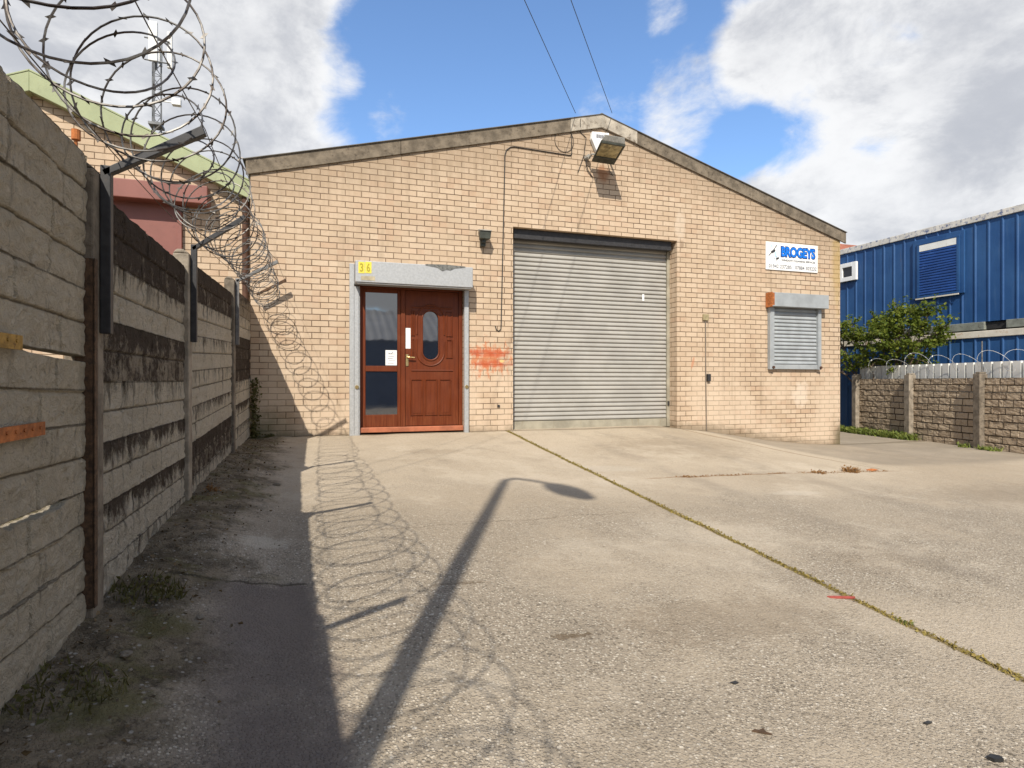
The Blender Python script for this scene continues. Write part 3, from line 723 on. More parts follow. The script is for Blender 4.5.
# shuttered window on the right
YW = -0.17
ws = thing  # (the window shutter is part of the building)
bx0, bz1 = at_y(772.6, 292, YW); bx1, _ = at_y(829, 294.5, YW); _, bz0 = at_y(800, 307.3, YW)
bx0 = max(bx0, 8.80)
q = MB(); q.box(bx0 + .004, bx1, YW, -.004, bz0, bz1); wb = q.build('window_shutter_housing', M['bluegrey'], wh, bevel=.006)
q = MB(); q.box(bx0 - .016, bx0 + .002, YW - .004, -.006, bz0 - .012, bz1 + .004); tag(q.build('end_plate', M['rust_orange'], wb, bevel=.003), 'orange rusty end plate of the housing')
q = MB(); q.box(bx0 + .004, bx0 + .045, YW - .0035, YW - .001, bz0 + .02, bz1 - .008); q.build('rust_streak', M['rust_orange'], wb)
gz0 = at_y(790, 369, -.05)[1]
gl0, gl1 = bx0 + .03, bx0 + .13; gr0, gr1 = bx1 - .16, bx1 - .085
for (a, b_) in ((gl0, gl1), (gr0, gr1)):
    q = MB(); q.box(a, b_, -.075, -.004, gz0 - .01, bz0 - .002); q.build('window_guide', M['bluegrey'], wh, bevel=.004)
cu = slats(gl1 + .002, gr0 - .002, gz0 + .085, bz0 - .004, -.030, 0.073, 0.026).build('window_shutter', M['bluegrey'], wh)
q = MB(); q.box(gl1 + .002, gr0 - .002, -.062, -.02, gz0 - .005, gz0 + .083); q.build('bottom_rail', M['bluegrey'], cu, bevel=.006)
for a in (gl0 + .07, gr0 + .05):
    q = MB(); q.tube([(a, -.076, gz0 + .03), (a, -.10, gz0 + .03)], .026, 10); q.build('bolt', M['iron'], cu)
q = MB(); q.box(gr1 + .003, gr1 + .03, -.03, -.004, bz0 - .28, bz0 - .002); q.build('cable_cover', M['rail_grey'], wh)

# conduits on the brickwork
q = MB(); p = [(4.935, -.012, 4.90), (4.935, -.012, 4.60), (4.92, -.012, 4.572), (4.88, -.012, 4.566), (3.93, -.012, 4.588), (3.86, -.012, 4.575), (3.79, -.012, 4.52), (3.765, -.012, 4.44), (3.70, -.012, 1.70), (3.695, -.012, 1.63), (3.66, -.012, 1.60), (3.62, -.012, 1.62), (3.605, -.012, 1.68)]
q.tube(p, .008, 6); q.build('cable_conduit', M['cable'], wh)
q = MB(); q.tube([(4.80 + .17 * math.cos(a), -.01, 4.80 + .19 * math.sin(a)) for a in [2 * math.pi * i / 28 for i in range(28)]], .0045, 5, closed=True)
q.build('cable_loop', M['cable'], wh)
q = MB(); q.tube([(5.06, -.085, 5.17), (5.09, -.012, 4.98), (5.20, -.01, 4.90), (5.16, -.01, 4.60), (5.05, -.01, 4.3)], .006, 5); q.build('drop_cable', M['cable'], wh)
q = MB(); q.tube([(7.575, -.010, 1.93), (7.58, -.010, 0.9), (7.595, -.010, -0.12)], .011, 6); cd = q.build('cable_conduit', simple('dull_conduit', (.16, .13, .10), .7, .2), wh)
q = MB(); q.box(7.60, 7.665, -.05, -.004, .80, .93); q.build('socket_box', M['blacksteel'], cd, bevel=.004)
q = MB(); q.box(7.515, 7.63, -.035, -.004, 1.90, 2.01); q.build('junction_box', simple('khaki_box', (.30, .25, .14), .8, .25, 20), cd, bevel=.004)
q = MB(); q.box(4.05, 4.075, .02, .03, 3.305, 3.36) if False else q.tube([(3.66, -.004, .40), (3.66, -.02, .40)], .022, 8); q.build('pipe_stub', M['blacksteel'], wh)

# ------------------------------------------------------------------ lights, alarm box, sign
fo = thing('floodlight', (5.5, 0, 4.5), 'large square floodlight tilted downward high under the ridge, with amber dusty glass', 'floodlight')
i0 = (at_y(592.0, 159.8, -.10), at_y(614.0, 162.2, -.10)); o0 = (at_y(601.0, 140.4, -.64), at_y(625.5, 144.2, -.64))
def lerp(a, b_, k): return a + (b_ - a) * k
A = Vector((i0[0][0], -.10, i0[0][1])); B = Vector((i0[1][0], -.10, i0[0][1] - .01)); C_ = Vector((o0[0][0], -.64, o0[0][1])); D_ = Vector((o0[1][0], -.64, o0[0][1] - .01))
up = Vector((0, -.1, .10))
q = MB(); q.hexa([A, B, C_, D_, A.lerp(D_, .18) + up, B.lerp(C_, .18) + up, C_.lerp(B, .10) + up, D_.lerp(A, .10) + up]); q.build('housing', M['housing'], fo, bevel=.012)
def qp(u, v_): return A.lerp(B, u).lerp(C_.lerp(D_, u), v_)
dn_ = Vector((0, .004, -.016))
q = MB(); q.face([qp(.07, .30) + dn_, qp(.93, .30) + dn_, qp(.93, .94) + dn_, qp(.07, .94) + dn_]); q.face([qp(.07, .30) + dn_ * .5, qp(.07, .94) + dn_ * .5, qp(.93, .94) + dn_ * .5, qp(.93, .30) + dn_ * .5]); q.build('lamp_glass', M['lampglass'], fo)
for (u0, u1, v0, v1) in ((0, 1, .0, .28), (0, 1, .96, 1.0), (0, .05, .28, .96), (.95, 1, .28, .96)):
    pass
q = MB(); dd = Vector((0, .006, -.026))
def bar(u0, u1, v0, v1): q.hexa([qp(u0, v0) + dd, qp(u1, v0) + dd, qp(u0, v1) + dd, qp(u1, v1) + dd, qp(u0, v0), qp(u1, v0), qp(u0, v1), qp(u1, v1)])
bar(0, 1, 0, .28); bar(0, 1, .95, 1); bar(0, .055, .285, .945); bar(.945, 1, .285, .945)
q.build('glass_frame', M['darkhousing'], fo)
q = MB(); ac, bc = A.lerp(C_, .2), B.lerp(D_, .2)
q.tube([(A.x - .05, -.005, A.z + .03), (A.x - .05, ac.y, ac.z + .03), (A.x + .01, ac.y, ac.z + .03)], .016, 6); q.tube([(A.x - .07, -.01, A.z + .05), (A.x - .05, -.10, A.z + .05)], .04, 8)
q.build('bracket', M['housing'], fo)
q = MB(); q.tube([(B.x - .02, -.005, B.z + .03), (B.x - .02, bc.y, bc.z + .03)], .016, 6); q.build('bracket', M['housing'], fo)
q = MB(); q.tube([(A.x - .07, -.06, A.z + .03), (A.x - .09, -.05, A.z - .05), (A.x - .03, -.02, A.z - .17), (A.x + .06, -.012, A.z - .26)], .008, 5); q.build('flex_cable', M['cable'], fo)
q = MB(); q.tube([(B.x - .10, -.06, B.z), (B.x - .05, -.03, B.z - .10), (B.x + .02, -.012, B.z - .18)], .006, 5); q.build('flex_cable', M['cable'], fo)

al = thing('alarm_box', (5.4, 0, 4.6), 'white alarm bell box tucked behind the large floodlight', 'alarm box')
pc = [at_y(591.5, 132, -.06), at_y(608.5, 133.5, -.06), at_y(608.5, 141, -.06), at_y(601, 155, -.06), at_y(597, 154, -.06), at_y(591, 139, -.06)]
q = MB(); q.prism(pc, -.09, -.004); q.build('bell_cover', M['white'], al, bevel=.012)
q = MB(); a, c = at_y(596.5, 137.5, -.094); b_, d = at_y(606, 135.5, -.094)
for k in range(5): q.box(a + (b_ - a) * k / 5, a + (b_ - a) * (k + .7) / 5, -.096, -.0915, c + .004 * (k % 2), d)
q.build('printed_mark', M['ink'], al)

sl_ = thing('security_light', (3.38, 0, 3.0), 'small dark security light fixed between the entrance and the roller door', 'security light')
q = MB(); q.hexa([(3.30, -.20, 3.02), (3.47, -.20, 3.02), (3.32, -.06, 3.02), (3.45, -.06, 3.02), (3.29, -.22, 3.14), (3.48, -.22, 3.14), (3.32, -.05, 3.16), (3.45, -.05, 3.16)]); q.build('lamp_head', M['darkhousing'], sl_, bevel=.008)
q = MB(); q.hexa([(3.29, -.235, 3.135), (3.48, -.235, 3.135), (3.31, -.03, 3.165), (3.46, -.03, 3.165), (3.29, -.235, 3.15), (3.48, -.235, 3.15), (3.31, -.03, 3.20), (3.46, -.03, 3.20)]); q.build('hood', M['housing'], sl_, bevel=.004)
q = MB(); q.box(3.345, 3.425, -.08, -.003, 2.93, 3.02); q.tube([(3.385, -.11, 3.03), (3.385, -.11, 2.97)], .035, 10); q.build('sensor', M['darkhousing'], sl_, bevel=.006)

sg = thing('company_sign', (8.9, 0, 2.91), 'white rectangular company sign with blue lettering above the shuttered window', 'sign')
SX0, SX1, SZ0, SZ1 = 8.91, 10.145, 2.905, 3.43
q = MB(); q.box(SX0, SX1, -.022, -.004, SZ0, SZ1); q.build('board', M['white'], sg, bevel=.003)
def sx(f_): return SX0 + f_ * (SX1 - SX0)
def sz(f_): return SZ0 + f_ * (SZ1 - SZ0)
q = MB(); q.text('BROGEYS', sx(.275), sx(.955), sz(.47), sz(.89), -.0245, -.0225, .07, .93); q.build('lettering_outline', M['navy'], sg)
q = MB(); q.text('BROGEYS', sx(.292), sx(.938), sz(.505), sz(.86), -.027, -.0248, .03, .96); q.build('lettering', M['signblue'], sg)
q = MB(); q.text('WINDOW CLEANING SERVICES', sx(.29), sx(.95), sz(.335), sz(.405), -.025, -.0225, .01); q.build('small_lettering', M['blackink'], sg)
q = MB(); q.text('01942 237285', sx(.05), sx(.485), sz(.07), sz(.20), -.025, -.0225, .008); q.build('phone_number', M['ink'], sg)
q = MB(); q.text('07884 303232', sx(.555), sx(.975), sz(.07), sz(.20), -.025, -.0225, .008); q.build('phone_number', M['ink'], sg)
q = MB(); yy = -.0235
q.tube([(sx(.05), yy, sz(.50)), (sx(.12), yy, sz(.66)), (sx(.205), yy, sz(.90))], .007, 5); q.tube([(sx(.10), yy, sz(.63)), (sx(.16), yy, sz(.70))], .022, 6); q.tube([(sx(.19), yy, sz(.40)), (sx(.235), yy, sz(.44))], .016, 6)
q.tube([(sx(.20), yy, sz(.31)), (sx(.205), yy, sz(.38))], .005, 4); q.build('squeegee_drawing', M['blackink'], sg)
q = MB(); q.tube([(sx(.17), yy, sz(.64)), (sx(.18), yy, sz(.5)), (sx(.20), yy, sz(.47))], .010, 5); q.tube([(sx(.09), yy, sz(.80)), (sx(.10), yy, sz(.88))], .012, 5); q.tube([(sx(.14), yy, sz(.42)), (sx(.17), yy, sz(.42))], .006, 4)
q.build('water_drops', M['paleblue'], sg)

# ------------------------------------------------------------------ neighbour on the left
NY = 0.30
nb = thing('neighbouring_building', (-2.6, NY, 0), 'neighbouring buff brick building with green gable edge and maroon shutter behind the left wall', 'building')
def nx_(px_, py_): return at_y(px_, py_, NY - .16)
ap = nx_(29, 71); ev = nx_(249, 181); ev = (-0.03, ev[1])
sl2 = (ap[1] - ev[1]) / (ap[0] - ev[0])
lft = (2 * ap[0] - ev[0], ev[1])
q = MB(); q.prism([(lft[0], -.6), (ev[0], -.6), (ev[0], ev[1] - .03), (ap[0], ap[1] - .03), (lft[0], ev[1] - .03)], NY, NY + 16); q.build('brick_wall', M['brick2'], nb)
for (e0, e1, nm) in ((ap, (ev[0] + .05, ev[1] + sl2 * .05), 'verge'), ((lft[0] - .1, lft[1] - .05), ap, 'verge')):
    q = MB(); d_ = 0.25; q.prism([(e0[0], e0[1] - d_), (e1[0], e1[1] - d_), (e1[0], e1[1]), (e0[0], e0[1])], NY - .16, NY - .004); q.build('barge_board', M['green'], nb, bevel=.006)
    q = MB(); q.prism([(e0[0], e0[1] + .004), (e1[0], e1[1] + .004), (e1[0], e1[1] + .03), (e0[0], e0[1] + .03)], NY - .165, NY + 16); q.build('roof', M['green'], nb, bevel=.006)
b0 = at_y(98, 178, NY - .28); b1 = at_y(207.5, 186, NY - .28); bz = at_y(207, 204, NY - .28)[1]
q = MB(); q.box(-2.35, b1[0], NY - .28, NY - .004, bz, b1[1]); mb_ = q.build('shutter_housing', M['maroon'], nb, bevel=.012)
dr = at_y(182, 230, NY - .05)[0]
sh_ = slats(-2.2, dr - .06, -.3, bz + .02, NY - .05, 1.2, .002).build('maroon_shutter', M['maroon'], nb)
for (a, b_) in ((dr - .058, dr), (-2.265, -2.202)):
    q = MB(); q.box(a, b_, NY - .075, NY - .004, -.3, bz - .003); q.build('guide_rail', M['maroon'], nb, bevel=.004)
q = MB(); q.tube([(-.085, NY - .08, 3.46), (-.085, NY - .08, 2.2), (-.085, NY - .08, -.1)], .045, 10); q.tube([(-.085, NY - .08, 3.60), (-.085, NY - .08, 3.45)], [.085, .05], 10)
for zz in (3.1, 2.2, 1.2): q.tube([(-.085, NY - .08, zz), (-.085, NY - .08, zz + .05)], .056, 10)
q.build('downpipe', M['iron'], nb, smooth=False)

# telecom mast behind
MX, MY = -6.77, 25.0
def mproj(px_, py_):
    return at_y(px_, py_, MY)
tm = thing('telecom_mast', (MX, MY, -.5), 'slim lattice telecom mast with white panel antennas far behind the green gable', 'mast')
leg_top = mproj(158, 62)[1]
q = MB(); cx_ = mproj(156, 90)[0]
for k in range(3):
    a = 2 * math.pi * k / 3 + .4; q.tube([(cx_ + .25 * math.cos(a), MY + .25 * math.sin(a), -.5), (cx_ + .23 * math.cos(a), MY + .23 * math.sin(a), leg_top)], .035, 6)
n = 26
for i in range(n):
    z0 = -.5 + (leg_top + .5) * i / n; z1 = -.5 + (leg_top + .5) * (i + 1) / n
    for k in range(3):
        a = 2 * math.pi * k / 3 + .4; b_ = 2 * math.pi * (k + 1) / 3 + .4
        q.tube([(cx_ + .24 * math.cos(a), MY + .24 * math.sin(a), z0), (cx_ + .24 * math.cos(b_), MY + .24 * math.sin(b_), z1)], .018, 4)
        q.tube([(cx_ + .24 * math.cos(a), MY + .24 * math.sin(a), z1), (cx_ + .24 * math.cos(b_), MY + .24 * math.sin(b_), z1)], .015, 4)
q.build('lattice_tower', M['mast'], tm)
q = MB(); q.tube([(cx_, MY, leg_top - .4), (cx_, MY, mproj(158, 32)[1])], .07, 8)
for zz in (leg_top - .1, leg_top + 1.0): q.tube([(cx_ - .45, MY - .3, zz), (cx_ + .65, MY - .2, zz)], .04, 6)
q.build('head_frame', M['mast'], tm)
for (pa, pb, ya, yb_, yo_) in ((148.2, 157.2, 20, 61, -.35), (166.8, 172.0, 31, 68, -.15), (158.5, 162, 40, 66, .5)):
    a = at_y(pa, ya, MY + yo_); b_ = at_y(pb, yb_, MY + yo_)
    q = MB(); q.box(a[0], b_[0], MY + yo_, MY + yo_ + .18, b_[1], a[1]); q.build('panel_antenna', M['antenna'], tm, bevel=.03)
q = MB(); a = at_y(172, 98, MY - .3); b_ = at_y(181, 106, MY - .3); q.box(a[0], b_[0], MY - .4, MY - .1, b_[1], a[1]); q.tube([(a[0], MY - .25, a[1] - .2), (cx_, MY, a[1] - .1)], .04, 6); q.build('radio_unit', M['antenna'], tm, bevel=.03)
q = MB(); a = at_y(150, 124, MY); b_ = at_y(163, 128, MY); q.box(a[0], b_[0], MY - .4, MY + .4, b_[1], a[1]); q.build('platform', M['mast'], tm)

# ------------------------------------------------------------------ left boundary wall of concrete posts and panels
lf = thing('concrete_fence', (0, -4, -.2), 'tall left boundary fence of concrete posts and flaking pale panels, in shade', 'fence')
def panel(v0, v1, z0, z1, mat, parent, seed, tface=0.0, thick=.05, chip=None, sag=0.0, step=.022, rise=0.0, ang=None, names='panel'):
    """cast panel with two rows of mock stone on its +x face"""
    rnd = random.Random(seed); L = v1 - v0; h = z1 - z0
    joints = []
    for r_ in range(2):
        js = []; p = rnd.uniform(.15, .5)
        while p < L: js.append(p); p += rnd.uniform(.34, .62)
        joints.append(js)
    ys = sorted(set(rng(0, L, step) + [j + e for js in joints for j in js for e in (-.011, -.004, .004, .011) if 0 < j + e < L])); zs = [0, .003, .008, .02, .04, .06, .08, .10, .118, .128, .134, .140, .15, .165, .185, .205, .225, .245, .257, .262, .265]
    zs = [z * h / .265 for z in zs]
    q = MB(); nz = len(zs)
    for y in ys:
        ch = chip(y) if chip else 0.0
        for z in zs:
            r_ = 0 if z < .5 * h else 1
            dj = min([abs(y - j) for j in joints[r_]] + [1]); dz = min(abs(z - .5 * h), z, h - z); d = min(dj * .9, abs(z - .5 * h), dz + .006)
            rel = -.013 * (1 - sm(0, .010, d)) + .016 * (.25 - abs(mnoise.noise((y * 7 + seed, z * 11, seed * 1.7)))) + .011 * (.25 - abs(mnoise.noise((y * 17 + z * 9, z * 24 - y * 6 + seed, 3)))) + .005 * (.25 - abs(mnoise.noise((y * 40, z * 52, seed))))
            zz = z * (h - ch) / h
            q.v.append((rel, y, zz))
    for i in range(len(ys) - 1):
        for k in range(nz - 1):
            a = i * nz + k; q.f.append((a, a + nz, a + nz + 1, a + 1))
    b = len(q.v)
    for y in ys:
        ch = chip(y) if chip else 0.0
        q.v.append((-thick, y, 0)); q.v.append((-thick, y, h - ch))
    for i in range(len(ys) - 1):
        a = b + 2 * i
        q.f += [(a, a + 1, a + 3, a + 2), (i * nz, a, a + 2, (i + 1) * nz), (i * nz + nz - 1, (i + 1) * nz + nz - 1, a + 3, a + 1)]
    e = len(ys) - 1
    q.f.append(tuple([k for k in range(nz)] + [b + 1, b])); q.f.append(tuple([e * nz + k for k in reversed(range(nz))] + [b + 2 * e, b + 2 * e + 1]))
    if ang is None:
        q.v = [(a + tface, b_ + v0, c + z0) for a, b_, c in q.v]; po_ = q.build(names, mat, parent, origin=(tface, v0, z0)); po_.rotation_euler.x = math.atan2(rise, L); return po_
    ox, oy, dx, dy = ang     # placed along a direction; face on the -x side
    q.v = [(ox + dx * y + (-dy) * x_, oy + dy * y + dx * x_, c + z0) for x_, y, c in q.v]
    return q.build(names, mat, parent, origin=(ox, oy, z0))

posts = [(-13.7, 1.95), (-11.8, 1.93), (-9.95, 1.90), (-8.22, 1.73), (-6.25, 1.645), (-4.36, 1.69), (-1.90, 1.91)]
post_objs = []
for i, (v, zt_) in enumerate(posts):
    q = MB(); zb = H(0, v) - .5
    q.box(-.075, .027, v - .062, v + .062, zb, zt_)
    q.prism([(-.075, zt_ + .002), (.027, zt_ + .002), (-.01, zt_ + .03), (-.05, zt_ + .03)], v - .06, v + .06)
    po = q.build('post', M['post'] if i != 5 else M['post_light'], lf, bevel=.008); post_objs.append(po)
bays = [(-13.7, -11.8), (-11.8, -9.95), (-9.95, -8.22), (-8.22, -6.25), (-6.25, -4.36), (-4.36, -1.90), (-1.90, -.02)]
tops = [1.95, 1.92, 1.86, 1.735, 1.595, 1.67, 1.85]; ends = [1.93, 1.90, 1.80, 1.69, 1.60, 1.76, 1.91]
def slit1(y):   # the panel below the gap has settled away from the one above, towards the post
    return 0.022 * sm(0.95, 1.6, y) + .003 * mnoise.noise((y * 9, 1, 1))
def slit2(y):
    k = sm(1.15, 1.22, y) * (1 - sm(1.60, 1.66, y)); return k * (.026 + .016 * mnoise.noise((y * 23, 5, 2)))
seed = 1
for bi, (a, b_) in enumerate(bays):
    a2, b2 = a + .064, b_ - .064
    if bi == 6: b2 = -.012
    z = tops[bi]; ri = ends[bi] - tops[bi]; row = 0
    while z > H(0, a) - .25:
        z0 = z - .268
        if bi <= 3: mt = M['panel_pale']
        elif row == 0: mt = M['panel_dark']
        elif (bi, row) in ((4, 2), (5, 5), (6, 2), (6, 3)): mt = M['panel_dark']
        else: mt = M['panel_flaky']
        chip = None
        if bi == 3 and row == 3: chip = slit1
        if bi == 3 and row == 5: chip = slit2
        panel(a2, b2, z0 - (0 if bi == 3 else .004), z, mt, lf, seed, chip=chip, rise=ri, tface=-.003 if row % 2 else 0.0, step=.02 if bi in (3, 4) else .045); seed += 1
        z = z0; row += 1
# rusty angle pinned up the near post
v = -6.25
q = MB(); q.box(-.035, .026, v - .070, v - .064, -.12, 1.28); q.box(.029, .034, v - .070, v - .036, -.12, 1.28); q.build('steel_angle', M['rust'], lf, bevel=.001)
for (zz, v0, v1, mt) in ((.905, -7.7, -6.90, 'rust_yellow'), (.632, -7.7, -6.74, 'rust_orange')):
    q = MB(); q.box(.014, .020, v0, v1, zz - .022, zz + .022)
    for k in range(8): q.tube([(.020, v1 - .04 - .055 * k, zz + .004), (.024, v1 - .04 - .055 * k, zz + .004)], .006, 6)
    q.build('fixing_strap', M[mt], lf)
# cranked arms that carry the razor wire
arms = [(-9.95, 0.95, 1.85, (.42, 2.08)), (-8.22, 0.95, 1.66, (.36, 1.88)), (-6.23, 0.985, 1.68, at_y(205, 131, -6.23)), (-4.36, 1.07, 1.765, at_y(245.5, 217.5, -4.36)), (-1.88, 1.20, 1.935, (.468, 2.15)), (-.17, 1.99, 2.03, (.482, 2.222))]
for i, (v, z0, z1, (tx, tz)) in enumerate(arms):
    q = MB(); s_ = .019 if i < 5 else .022
    tb = .034 if i < 5 else .09
    if i < 5: q.box(tb - .004, tb + .034, v - s_, v + s_, z0, z1)
    q.hexa([(tb, v - s_, z1 - .02), (tb + .012, v - s_, z1 - .045), (tb, v + s_, z1 - .02), (tb + .012, v + s_, z1 - .045), (tx - .008, v - s_, tz + .018), (tx + .006, v - s_, tz - .018), (tx - .008, v + s_, tz + .018), (tx + .006, v + s_, tz - .018)])
    q.build('wire_arm', M['blacksteel'] if i < 4 else (M['greysteel'] if i == 4 else M['rust']), lf, bevel=.003)
q = MB(); q.tube([(-.03, -6.32, 1.745), (-.03, -6.32, 1.785)], .016, 12); q.tube([(-.03, -6.32, 1.60), (-.03, -6.32, 1.745)], .006, 6); q.build('rusty_cap', M['rust_orange'], lf)

def razor(path_fn, n, rad_fn, step_ang, rw, barb_every, seed, squash=1.0):
    """coil: path_fn(s) centre, s in 0..1; returns mesh builder with tape, wire and clips"""
    rnd = random.Random(seed); pts = []
    total = int(n * 2 * math.pi / step_ang)
    for i in range(total + 1):
        s = i / total; ph = i * step_ang; c = Vector(path_fn(s)); r_ = rad_fn(s, ph)
        lean = .10 * math.sin(ph * .5 + seed) + .09 * mnoise.noise((ph * .23, seed, 0))
        pts.append(c + Vector((r_ * math.cos(ph), lean * math.cos(ph * .5 + 1.0) + .05 * math.sin(ph), r_ * math.sin(ph) * squash)))
    q = MB(); q.tube(pts, rw, 5)
    acc = 0.0
    for i in range(1, len(pts)):
        acc += (pts[i] - pts[i - 1]).length
        if acc > barb_every:
            acc = 0; t = (pts[i] - pts[i - 1]).normalized(); a = t.orthogonal().normalized(); b = t.cross(a); th = rnd.uniform(0, 6.28)
            n1 = a * math.cos(th) + b * math.sin(th); n2 = t.cross(n1)
            for sg_ in (1, -1):
                p = pts[i]; e = .014
                q.face([p + t * .010 + n2 * .0012, p + n1 * e * sg_ + t * .012 * sg_, p - t * .010 + n2 * .0012])
                q.face([p + t * .010 - n2 * .0012, p - t * .010 - n2 * .0012, p + n1 * e * sg_ + t * .012 * sg_])
    return q
def cv(s): return -10.6 + 10.2 * (1 - (1 - s) ** 1.3)
def cpath(s):
    v = cv(s)
    top = interp(v, [-11, -6.1, -4.3, -1.9, -.4], [2.0, 1.97, 1.99, 2.07, 1.98])
    return (.235 + .05 * mnoise.noise((v * 1.3, 2, 0)), v, top + .04 * mnoise.noise((v * 1.1, 7, 0)))
def crad(s, ph):
    v = cv(s)
    return interp(v, [-8.6, -6.4, -4.5, -1.8, -.4], [.32, .27, .225, .185, .17]) * (1 + .16 * mnoise.noise((ph * .16, 3, 1)))
rz = razor(cpath, 40, crad, .16, .0042, .080, 3)
def cpath2(s):
    c = cpath(s * .58); return (c[0] - .03 + .06 * mnoise.noise((s * 21, 5, 0)), c[1], c[2] - .05 + .06 * mnoise.noise((s * 17, 8, 0)))
rb = razor(cpath2, 13, lambda s, ph: crad(s * .58, ph) * (.80 + .25 * mnoise.noise((ph * .31, 6, 2))), .16, .0040, .085, 17)
nv = len(rz.v); rz.v += rb.v; rz.f += [tuple(i + nv for i in f) for f in rb.f]
def line(p0, p1, sag, k): return [(lerp(p0[0], p1[0], i / 14) + .01 * mnoise.noise((i, k, 0)), lerp(p0[1], p1[1], i / 14), lerp(p0[2], p1[2], i / 14) - sag * 4 * (i / 14) * (1 - i / 14)) for i in range(15)]
ap_ = [(.36, -8.22, 1.89), (.403, -6.15, 1.915), (.376, -4.3, 2.01), (.468, -1.88, 2.16), (.47, -.17, 2.22)]
for (p0, p1) in zip(ap_[:-1], ap_[1:]): rz.tube(line(p0, p1, .03, 1), .0022, 5)
lo_ = [(.09, -8.22, 1.78), (.08, -6.15, 1.73), (.08, -4.3, 1.80), (.09, -1.88, 1.96), (.12, -.17, 2.05)]
for (p0, p1) in zip(lo_[:-1], lo_[1:]): rz.tube(line(p0, p1, .02, 2), .0022, 5)
tag(rz.build('razor_wire', M['wire'], smooth=False), 'rusty razor wire coil running along the top of the left boundary fence', 'razor wire')
# loose end hanging down the corner of the brickwork
rz2 = MB(); pts = []
for i in range(110):
    ph = i * .17; s = i / 110
    pts.append((.28 + .10 * s + (.20 - .03 * s) * math.cos(ph), -.22 + .07 * math.sin(ph * .5), 2.02 - .42 * s + (.20 - .02 * s) * math.sin(ph)))
rz2.tube(pts, .0028, 5)
tag(rz2.build('razor_wire', M['wire']), 'loose end of razor wire dangling against the warehouse corner', 'razor wire')

# ------------------------------------------------------------------ right boundary wall
rfz = thing('concrete_fence', (12.9, 0, -.45), 'low sunlit right boundary fence of stone-faced concrete panels with thick posts', 'fence')
DR = Vector((.43, 1.69)).normalized(); P0 = Vector((12.78, -1.12)) - DR * .19
bay = 1.78
pr = [P0 + DR * (bay * k) for k in (-2, -1, 0, 1, 2)]
for k, p in enumerate(pr):
    q = MB(); nx2 = Vector((-DR.y, DR.x))
    def c4(a, b_): return p + DR * a + nx2 * b_
    z0, z1 = -.9, .94
    for (zz0, zz1, e) in ((z0, z1, 0), (z1 + .001, z1 + .035, .025)):
        q.hexa([(*c4(-.075 + e, -.06), zz0), (*c4(.075 - e, -.06), zz0), (*c4(-.075 + e, .10 - e), zz0), (*c4(.075 - e, .10 - e), zz0), (*c4(-.075 + e, -.06), zz1), (*c4(.075 - e, -.06), zz1), (*c4(-.075 + e, .10 - e), zz1), (*c4(.075 - e, .10 - e), zz1)])
    q.build('post', M['post_light'] if k != 2 else M['post'], rfz, bevel=.008)
for k in range(4):
    a = pr[k] + DR * .077; L = bay - .154; z = .86; row = 0
    while z > -.62:
        panel(0, L, z - .262, z, M['panel_faced'], rfz, 200 + seed, step=.06, ang=(a.x, a.y, DR.x, DR.y)); seed += 1
        z -= .266; row += 1
# razor wire on it
def rpath(s):
    p = P0 + DR * (-3.4 + 6.6 * s) + Vector((-.02, 0)); return (p.x, p.y, 1.15 + .05 * mnoise.noise((s * 14, 1, 1)))
rr = razor(rpath, 11, lambda s, ph: .19 * (1 + .5 * mnoise.noise((ph * .2, 9, 1))), .2, .0035, .14, 11)
tag(rr.build('razor_wire', M['wire_bright']), 'bright razor wire loops above the right boundary fence', 'razor wire')
q = MB(); p = P0 - DR * .02; q.tube([(p.x, p.y, .95), (p.x, p.y, 1.55)], .012, 6); q.build('wire_stay', M['greysteel'], rfz)

# white profiled sheeting behind it
wf = thing('profiled_sheet_fence', (13.3, 0, -.5), 'white box-profile sheet fence standing behind the right concrete fence', 'fence')
q = MB(); prof = []; s = -3.6; off = .20
while s < 3.7:
    prof += [(s, 0), (s + .158, 0), (s + .161, .06), (s + .196, .06)]; s += .20
nrm = Vector((DR.y, -DR.x))
for (a, d) in prof:
    p = P0 + DR * a + nrm * (off + d); 
    q.v += [(p.x, p.y, -.6), (p.x, p.y, 1.165)]
n = len(prof)
for i in range(n - 1): q.f.append((2 * i, 2 * i + 2, 2 * i + 3, 2 * i + 1))
for (a, d) in prof:
    p = P0 + DR * a + nrm * (off + d + .004); q.v += [(p.x, p.y, -.6), (p.x, p.y, 1.165)]
for i in range(n - 1):
    b_ = 2 * n; q.f.append((b_ + 2 * i, b_ + 2 * i + 1, b_ + 2 * i + 3, b_ + 2 * i + 2)); q.f.append((2 * i + 1, 2 * i + 3, b_ + 2 * i + 3, b_ + 2 * i + 1))
q.build('profiled_sheet', M['sheet_white'], wf)
q = MB(); a = P0 + DR * -3.6 + nrm * (off + .04); b_ = P0 + DR * 3.7 + nrm * (off + .04)
for zz in (.3, 1.0): q.tube([(a.x + .03, a.y, zz), (b_.x + .03, b_.y, zz)], .025, 4)
q.build('rail', M['greysteel'], wf)

